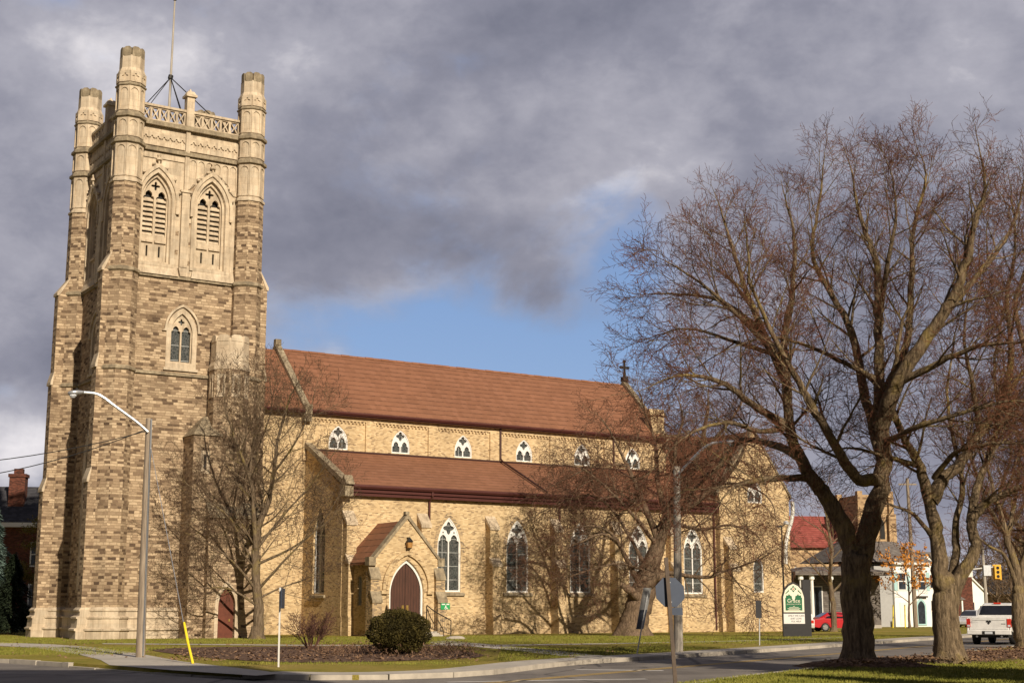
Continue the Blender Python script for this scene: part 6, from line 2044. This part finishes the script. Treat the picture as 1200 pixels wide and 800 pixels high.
# ------------------------------------------------------------------ vehicles
def wheel(o, x, y, r, w, name='wheel'):
    side = 1 if x > 0 else -1
    m_ = MB(); m_.smooth = True
    n = 24
    pr = [(-w / 2, r * .62), (-w / 2, r * .94), (-w / 2 + .03, r), (w / 2 - .03, r), (w / 2, r * .94), (w / 2, r * .62)]
    secs = [[(x + a, y + q * math.cos(2 * math.pi * k / n), r + q * math.sin(2 * math.pi * k / n)) for k in range(n)] for a, q in pr]
    t_ = m_.loft(secs).build(name, 'tyre', o)
    rm = MB()
    xo = x + side * (w / 2 + .002)
    for k in range(5):
        a = 2 * math.pi * k / 5
        f = lambda p_, q_, d, a=a: (xo - side * d, y + p_ * math.cos(a) - q_ * math.sin(a), r + p_ * math.sin(a) + q_ * math.cos(a))
        rm.plate([(.05, -.05), (r * .58, -.09), (r * .58, .09), (.05, .05)], [], f, 0, .04)
    rm.plate(foil(0, 0, r * .64, 1, 0, 24), [foil(0, 0, r * .55, 1, 0, 24)], lambda a, b_, d: (xo - side * d, y + a, r + b_), 0, .05)
    rm.plate(foil(0, 0, .09, 1, 0, 12), [], lambda a, b_, d: (xo - side * d, y + a, r + b_), -.01, .05)
    rm.build('rim', 'chrome', t_)
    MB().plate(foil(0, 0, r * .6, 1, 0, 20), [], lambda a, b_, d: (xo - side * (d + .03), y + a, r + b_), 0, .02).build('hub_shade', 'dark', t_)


def rsec(y, w, z0, z1, wt=None, rr=.08):
    """cross-section of a body at y, rounded at the top corners"""
    wt = w if wt is None else wt
    return [(-w + .03, y, z0), (w - .03, y, z0), (w, y, z0 + .06), (w, y, z0 + (z1 - z0) * .6), (wt, y, z1 - rr), (wt - rr * .6, y, z1 - rr * .25), (wt - rr * 1.6, y, z1), (-wt + rr * 1.6, y, z1), (-wt + rr * .6, y, z1 - rr * .25), (-wt, y, z1 - rr), (-w, y, z0 + (z1 - z0) * .6), (-w, y, z0 + .06)]


tpos = at(1160, 754, 78.0)
tk = thing('pickup_truck', 'white pickup truck driving away along the road, red tail lights showing', 'truck', (tpos.x, tpos.y, CURB), R(-29))
tk.scale = (1.16, 1.16, 1.16)


def arch_side(name, prof, holes, x0, x1, mat, parent, bev=.03):
    return MB().plate(prof, holes, lambda a, b_, d: (d, a, b_), x0, x1).build(name, mat, parent, bevel=bev)


def wheelarc(y, r, z):
    return [(y - r * math.cos(math.pi * i / 10), z + r * math.sin(math.pi * i / 10)) for i in range(11)]


# side profile with both wheel arches, y runs forward from the tailgate
WR, WY1, WY2 = .40, 1.25, 4.85
prof = [(.0, .62), (WY1 - .52, .55)] + wheelarc(WY1, .5, .48) + [(WY1 + .52, .45), (WY2 - .52, .45)] + wheelarc(WY2, .5, .48) + [(WY2 + .55, .5), (5.75, .55), (5.8, .95), (5.7, 1.12), (4.4, 1.22), (4.3, 1.23), (0.02, 1.27)]
body = MB()
for s_ in (-1, 1):
    body.plate(prof, [], lambda a, b_, d: (d, a, b_), s_ * .98, s_ * .90)
body.box(-.9, .9, 1.0, 2.0, .55, .62).box(-.9, .9, .05, 2.05, .70, .76)
body.box(-.92, .92, 2.0, 4.3, .48, 1.22).loft([rsec(4.25, .93, .6, 1.24), rsec(5.2, .92, .6, 1.19), rsec(5.72, .86, .6, 1.08)])
bo = body.build('body', 'car_white', tk, bevel=.025)
MB().box(-.88, .88, .0, .07, .66, 1.25).build('tailgate', 'car_white', tk, bevel=.025)
MB().box(-.72, .72, -.012, .0, 1.10, 1.115).box(-.86, .86, -.01, .0, .70, .71).build('tailgate_crease', 'grey_siding', tk)
cabs = MB()
cabs.loft([rsec(2.02, .94, 1.2, 1.30, .92, .04), rsec(2.25, .91, 1.2, 1.82, .74, .10), rsec(2.5, .91, 1.2, 1.89, .74, .1), rsec(3.4, .91, 1.2, 1.88, .74, .1), rsec(3.7, .91, 1.2, 1.80, .72, .1), rsec(4.45, .90, 1.18, 1.27, .85, .04)])
cb_ = cabs.build('cab', 'car_white', tk, bevel=.02)


def quad_plate(name, q, mat, parent, off=.012):
    a, b_, c_, d_ = [Vector(p_) for p_ in q]
    n = (b_ - a).cross(d_ - a).normalized() * off
    return MB().hexa([a - n, b_ - n, c_ - n, d_ - n], [a + n, b_ + n, c_ + n, d_ + n]).build(name, mat, parent)


quad_plate('rear_window', [(-.80, 2.04, 1.34), (.80, 2.04, 1.34), (.66, 2.19, 1.76), (-.66, 2.19, 1.76)], 'car_glass', tk, .03)
for s_ in (-1, 1):
    quad_plate('side_window', [(s_ * .925, 2.3, 1.32), (s_ * .925, 3.95, 1.30), (s_ * .79, 3.5, 1.74), (s_ * .79, 2.45, 1.76)], 'car_glass', tk, .02)
    MB().box(s_ * .90 - .085, s_ * .90 + .085, -.025, .12, .80, 1.17).build('tail_light', 'tail_light', tk)
    MB().box(s_ * .90 - .06, s_ * .90 + .06, -.03, .1, .82, .9).build('reversing_light', 'plate_white', tk)
    MB().box(s_ * 1.0, s_ * 1.2, 3.9, 4.0, 1.25, 1.47).build('wing_mirror', 'sign_black', tk, bevel=.02)
    MB().box(s_ * .95, s_ * 1.0, 2.9, 3.05, 1.02, 1.06).build('door_handle', 'chrome', tk)
    wheel(tk, s_ * .82, WY1, WR, .27); wheel(tk, s_ * .82, WY2, WR, .27)
    MB().tube([(s_ * .55, -.02, .38), (s_ * .55, .3, .40)], .05, 8).build('exhaust', 'chrome', tk)
bm_ = MB().loft([[(-.97, y, z0), (.97, y, z0), (.97, y, z1), (-.97, y, z1)] for y, z0, z1 in ((.12, .44, .68), (-.10, .46, .67))])
bmo = bm_.build('bumper', 'car_white', tk, bevel=.03)
MB().box(-.28, .28, -.12, -.09, .47, .62).build('bumper_recess', 'dark', bmo)
MB().box(-.17, .17, -.13, -.115, .49, .60).build('number_plate', 'plate_white', bmo)
MB().box(-.16, .16, 2.22, 2.34, 1.845, 1.91).build('brake_light', 'tail_light', tk)
em = MB().plate([(-.09, 1.0), (-.12, 1.06), (-.06, 1.10), (0, 1.07), (.06, 1.10), (.12, 1.06), (.09, 1.0), (.04, 1.03), (.05, .96), (0, .91), (-.05, .96), (-.04, 1.03)], [], S(0), -.015, -.0)
em.build('emblem', 'iron', tk)
MB().box(.55, .75, -.012, 0, .93, .96).build('lettering', 'chrome', tk)
MB().box(-.8, .8, .1, 5.5, .32, .50).build('chassis', 'dark', tk)


def sedan(name, label, p, rz, mat, sc=1.0, suv=False):
    o = thing(name, label, 'car', (p.x, p.y, p.z), rz)
    o.scale = (sc, sc, sc)
    h = 1.68 if suv else 1.43
    zb = 1.05 if suv else .93
    b_ = MB(); b_.smooth = False
    for s_ in (-1, 1):
        pr = [(-2.25, .35), (-1.85, .28)] + wheelarc(-1.35, .36, .32) + [(-.98, .25), (1.0, .25)] + wheelarc(1.4, .36, .32) + [(1.8, .28), (2.25, .35), (2.3, .62), (2.1, .78), (1.0, zb), (-1.6, zb + .02), (-2.28, zb - .05), (-2.32, .6)]
        b_.plate(pr, [], lambda a, c_, d: (d, a, c_), s_ * .88, s_ * .6)
    b_.loft([rsec(-2.28, .80, .4, zb - .06), rsec(-1.6, .85, .35, zb), rsec(.9, .85, .35, zb), rsec(2.0, .82, .35, .80), rsec(2.28, .74, .4, .66)])
    b_.build('body', mat, o, bevel=.03)
    rear = -2.1 if suv else -1.75
    c_ = MB().loft([rsec(rear, .78, zb - .05, zb + .06, .74, .04), rsec(rear + (.25 if suv else .75), .76, zb - .05, h - .03, .60, .1), rsec(-.2, .78, zb - .05, h, .62, .1), rsec(.35, .78, zb - .05, h - .05, .60, .1), rsec(1.25, .80, zb - .05, zb + .04, .74, .04)])
    cab_ = c_.build('cabin', mat, o, bevel=.02)
    for s_ in (-1, 1):
        quad_plate('side_window', [(s_ * .80, rear + .45, zb + .05), (s_ * .80, .95, zb + .05), (s_ * .655, .3, h - .11), (s_ * .655, rear + .85, h - .11)], 'car_glass', cab_, .025)
        MB().box(s_ * .70 - .13, s_ * .70 + .13, -2.34, -2.2, zb - .32, zb - .1).build('tail_light', 'tail_light', o)
        MB().box(s_ * .62 - .15, s_ * .62 + .15, 2.2, 2.3, .58, .70).build('headlight', 'plate_white', o)
        wheel(o, s_ * .78, -1.35, .32, .2); wheel(o, s_ * .78, 1.4, .32, .2)
    quad_plate('windscreen', [(-.7, 1.15, zb + .1), (.7, 1.15, zb + .1), (.55, .42, h - .1), (-.55, .42, h - .1)], 'car_glass', cab_, .03)
    quad_plate('rear_window', [(.66, rear + .12, zb + .12), (-.66, rear + .12, zb + .12), (-.54, rear + (.24 if suv else .68), h - .1), (.54, rear + (.24 if suv else .68), h - .1)], 'car_glass', cab_, .03)
    MB().box(-.25, .25, -2.36, -2.3, .5, .62).build('number_plate', 'plate_white', o)
    return o


p = at(983, 738, 119); p.z = 0; sedan('parked_car', 'red car parked on the lawn side behind the slim tree', p, R(-82), 'car_red', 1.08)
p = at(940.5, 737, 116); p.z = 0; sedan('parked_car', 'white car mostly hidden behind the green church sign', p, R(-9), 'car_white', .96, True)
p = at(1139, 735, 150); p.z = CURB; sedan('moving_car', 'silver sport utility car far down the road, left of the pickup truck', p, R(150), 'car_silver', 1.1, True)

# ------------------------------------------------------------------ the person near the white house
def person(label, p, rz, h=1.72):
    o = thing('person', label, 'person', p, rz)
    J = dict(pel=(0, 0, .95), ch=(0, -.02, 1.30), nk=(0, 0, 1.47), hd=(0, -.02, 1.62), tp=(0, -.02, 1.72),
             hl=(-.10, 0, .90), kl=(-.12, -.08, .50), al=(-.11, -.05, .07), tl=(-.11, -.20, .03),
             hr=(.10, 0, .90), kr=(.11, .04, .50), ar=(.12, .16, .08), tr=(.12, .03, .03),
             sl=(-.20, 0, 1.40), el=(-.26, .06, 1.13), wl=(-.25, -.06, .90), fl=(-.25, -.09, .80),
             sr=(.20, 0, 1.40), er=(.25, -.02, 1.13), wr=(.23, -.14, .93), fr=(.23, -.19, .84))
    rad = dict(pel=.15, ch=.17, nk=.06, hd=.10, tp=.075, hl=.10, kl=.065, al=.05, tl=.04, hr=.10, kr=.065, ar=.05, tr=.04, sl=.075, el=.055, wl=.04, fl=.035, sr=.075, er=.055, wr=.04, fr=.035)
    E_ = [('pel', 'ch'), ('ch', 'nk'), ('nk', 'hd'), ('hd', 'tp'), ('pel', 'hl'), ('hl', 'kl'), ('kl', 'al'), ('al', 'tl'), ('pel', 'hr'), ('hr', 'kr'), ('kr', 'ar'), ('ar', 'tr'), ('ch', 'sl'), ('sl', 'el'), ('el', 'wl'), ('wl', 'fl'), ('ch', 'sr'), ('sr', 'er'), ('er', 'wr'), ('wr', 'fr')]
    ks = list(J)
    me = bpy.data.meshes.new('body')
    me.from_pydata([J[k] for k in ks], [(ks.index(a), ks.index(b_)) for a, b_ in E_], [])
    ob = bpy.data.objects.new('body', me); COL.objects.link(ob)
    sk = ob.modifiers.new('skin', 'SKIN'); sk.use_smooth_shade = True
    for i, k in enumerate(ks):
        me.skin_vertices[0].data[i].radius = (rad[k], rad[k] * .85)
    me.skin_vertices[0].data[0].use_root = True
    ob.modifiers.new('sub', 'SUBSURF').render_levels = 1
    me.materials.append(MATS['dark_cloth'])
    ob.parent = o
    MB().stack(0, -.035, [(1.56, .06), (1.60, .085), (1.66, .09), (1.70, .06)], 10).build('face', 'skin', o)
    MB().stack(0, 0, [(1.55, .07), (1.62, .10), (1.70, .10), (1.76, .06)], 10).build('hair', 'dark', o)
    for x, y, z in ((-.25, -.09, .80), (.23, -.19, .84)):
        MB().stack(x, y, [(z - .10, .015), (z - .05, .035), (z + .02, .035)], 8).build('hand', 'skin', o)
    return o


p = at(1092.5, 733, 158); person('person in dark clothes walking past the narrow white house', (p.x, p.y, 0), R(30))

# ------------------------------------------------------------------ mulch, rocks, leaves, grass
def mound(name, cx, cy, rx, ry, h, mat, seed, label, z0=-.02, rot=0.0):
    rng = np.random.default_rng(seed)
    n, m = 14, 40
    V, F = [], []
    ph = rng.uniform(0, 6.28, 4)
    for i in range(n):
        t = i / (n - 1)
        for j in range(m):
            a = 2 * math.pi * j / m
            wob = 1 + .14 * math.sin(3 * a + ph[0]) + .08 * math.sin(7 * a + ph[1])
            x, y = rx * t * wob * math.cos(a), ry * t * wob * math.sin(a)
            z = h * (1 - t * t) * (1 + rng.normal(0, .07)) + z0
            V.append((cx + x * math.cos(rot) - y * math.sin(rot), cy + x * math.sin(rot) + y * math.cos(rot), z))
    F = [(i * m + j, i * m + (j + 1) % m, (i + 1) * m + (j + 1) % m, (i + 1) * m + j) for i in range(n - 1) for j in range(m)]
    mb = MB(); mb.add(V, F)
    o = mb.build(name, mat)
    o['kind'] = 'structure'
    return o


mound('mulch_mound', 10.75, 45.2, 2.1, 2.3, .24, 'mulch', 1, '')
mound('mulch_bed', 17.5, 54.5, 2.6, 10.5, .15, 'mulch', 2, '', rot=R(-29))
mound('leaf_litter_bed', 16.6, 40.5, 1.5, 3.6, .05, 'mulch', 3, '', .0, R(-25))


def scatter(name, pts, size, mat, label, cat, seed, flat=.35, shape=.6):
    rng = np.random.default_rng(seed)
    n = len(pts)
    P = np.asarray(pts)
    a = rng.uniform(0, 6.283, n)
    d = np.stack([np.cos(a), np.sin(a), rng.normal(0, flat, n)], 1)
    w = np.stack([-np.sin(a), np.cos(a), rng.normal(0, flat, n)], 1)
    s_ = (size * rng.uniform(.5, 1.4, n))[:, None]
    V = np.stack([P - d * s_, P + w * s_ * shape, P + d * s_, P - w * s_ * shape], 1).reshape(-1, 3)
    T = Tubes(); T.quads(V, np.arange(len(V)).reshape(-1, 4))
    o = T.build(name, mat, None, False)
    return tag(o, label, cat, None, 'stuff')


rng = np.random.default_rng(77)
L1 = []
for i in range(8200):          # leaves drift on lawns and along the kerbs
    r_ = rng.uniform()
    if r_ < .30:
        L1.append((10.75 + rng.normal(0, 1.3), 45.2 + rng.normal(0, 1.3), .16 + rng.uniform(0, .06)))
    elif r_ < .55:
        t, s_ = rng.uniform(-9, 10), rng.normal(0, 1.3)
        L1.append((17.5 + .485 * t + .87 * s_, 54.5 + .87 * t - .485 * s_, .10 + rng.uniform(0, .05)))
    elif r_ < .70:
        L1.append((16.6 + rng.normal(0, .8), 40.5 + rng.normal(0, 1.6), .06))
    else:
        d = rng.uniform(52, 92)
        L1.append((rng.uniform(-.34, .28) * d, d, .03))
L1 = [q for q in L1 if (Vector((q[0], q[1])) - K0).dot(RN) < -1.9 or (Vector((q[0], q[1])) - K0).dot(RN) > 8.9]
scatter('fallen_leaves', L1, .055, 'dead_leaf', 'brown fallen leaves strewn over the lawns and mulch', 'leaves', 3)
# dead stems in the planting bed
V = []
P = []
for i in range(3200):
    c = G2(*((rng.normal(425, 34), rng.normal(764, 2.2)) if rng.uniform() < .5 else ((rng.normal(520, 22), rng.normal(763.5, 1.8)) if rng.uniform() < .75 else (rng.uniform(340, 560), rng.uniform(759, 771)))))
    P.append((c.x, c.y, rng.uniform(.02, .28) * (1 if rng.uniform() < .8 else 1.6)))
scatter('dead_perennials', P, .06, 'dead_plant', 'withered brown perennials lying in the planting bed', 'plants', 5, .8, .25)
# bits of bare earth and stones in the bed
P = []
for i in range(1500):
    c = G2(rng.uniform(200, 560), rng.uniform(760, 774))
    P.append((c.x, c.y, .03))
scatter('bed_litter', P, .06, 'dead_leaf', 'brown leaf litter in the planting bed', 'leaves', 6)


def rock(label, p, s_, seed):
    rng = np.random.default_rng(seed)
    bm = bmesh.new()
    bmesh.ops.create_icosphere(bm, subdivisions=3, radius=1)
    for v in bm.verts:
        k = 1 + .18 * math.sin(v.co.x * 3.1 + seed) * math.cos(v.co.y * 2.7) + .1 * math.sin(v.co.z * 5 + seed) + rng.normal(0, .015)
        v.co = Vector((v.co.x * s_[0] * k, v.co.y * s_[1] * k, min(.45 + .12 * v.co.x, max(-.3, v.co.z)) * s_[2] * k))
    me = bpy.data.meshes.new('rock'); bm.to_mesh(me); bm.free()
    me.materials.append(MATS['pale_rock'])
    o = bpy.data.objects.new('rock', me); COL.objects.link(o); o.location = p
    return tag(o, label, 'rock')


p = gnd(534, 748.5); rock('pale flat rock beside the porch walk', (p.x, p.y, .05), (.62, .35, .28), 2)


def blades(name, n, sample, label, seed, hmin=.03, hmax=.075):
    rng = np.random.default_rng(seed)
    P = np.array([sample(rng) for _ in range(n)])
    a = rng.uniform(0, 6.283, n)
    h = rng.uniform(hmin, hmax, n)
    w = rng.uniform(.008, .016, n)
    side = np.stack([np.cos(a) * w, np.sin(a) * w, np.zeros(n)], 1)
    tip = P + np.stack([rng.normal(0, .4, n) * h, rng.normal(0, .4, n) * h, h], 1)
    V = np.stack([P - side, P + side, tip], 1).reshape(-1, 3)
    T = Tubes(); T.quads(V, np.arange(len(V)).reshape(-1, 3))
    return tag(T.build(name, 'grass_blade', None, False), label, 'grass', None, 'stuff')


def near_pt(rng):
    while True:
        d = 31 + 30 * rng.uniform() ** 1.5
        x = rng.uniform(.05, .40) * d
        q = Vector((x, d))
        if 8.85 < (q - K0).dot(RN) + (0.0):
            return (x, d, 0.0)


blades('grass', 60000, near_pt, 'short grass on the near verge', 1)


def lawn_pt(rng):
    while True:
        d = rng.uniform(46, 98)
        x = rng.uniform(-.36, .30) * d
        if (Vector((x, d)) - K0).dot(RN) > -2.0:
            continue
        c, s_ = math.cos(CH_A), math.sin(CH_A)
        ex, ey = x - church.location.x, d - church.location.y
        u, v = ex * c + ey * s_, -ex * s_ + ey * c
        if v > -2.4 and -2 < u < 60 or (v > -5 and 17 < u < 23):
            continue
        # keep off the walks and the bed, which lie between these two sight lines
        ypx = 715 + FPX * 1.02 * EYE / d
        if (ypx > 766 and x < -9) or 753 < ypx < 757.5 or (757.5 < ypx < 775 and -15 < x < -.5):
            continue
        return (x, d, 0.0)


blades('lawn_grass', 70000, lawn_pt, 'uneven short grass on the church lawn', 2, .03, .10)
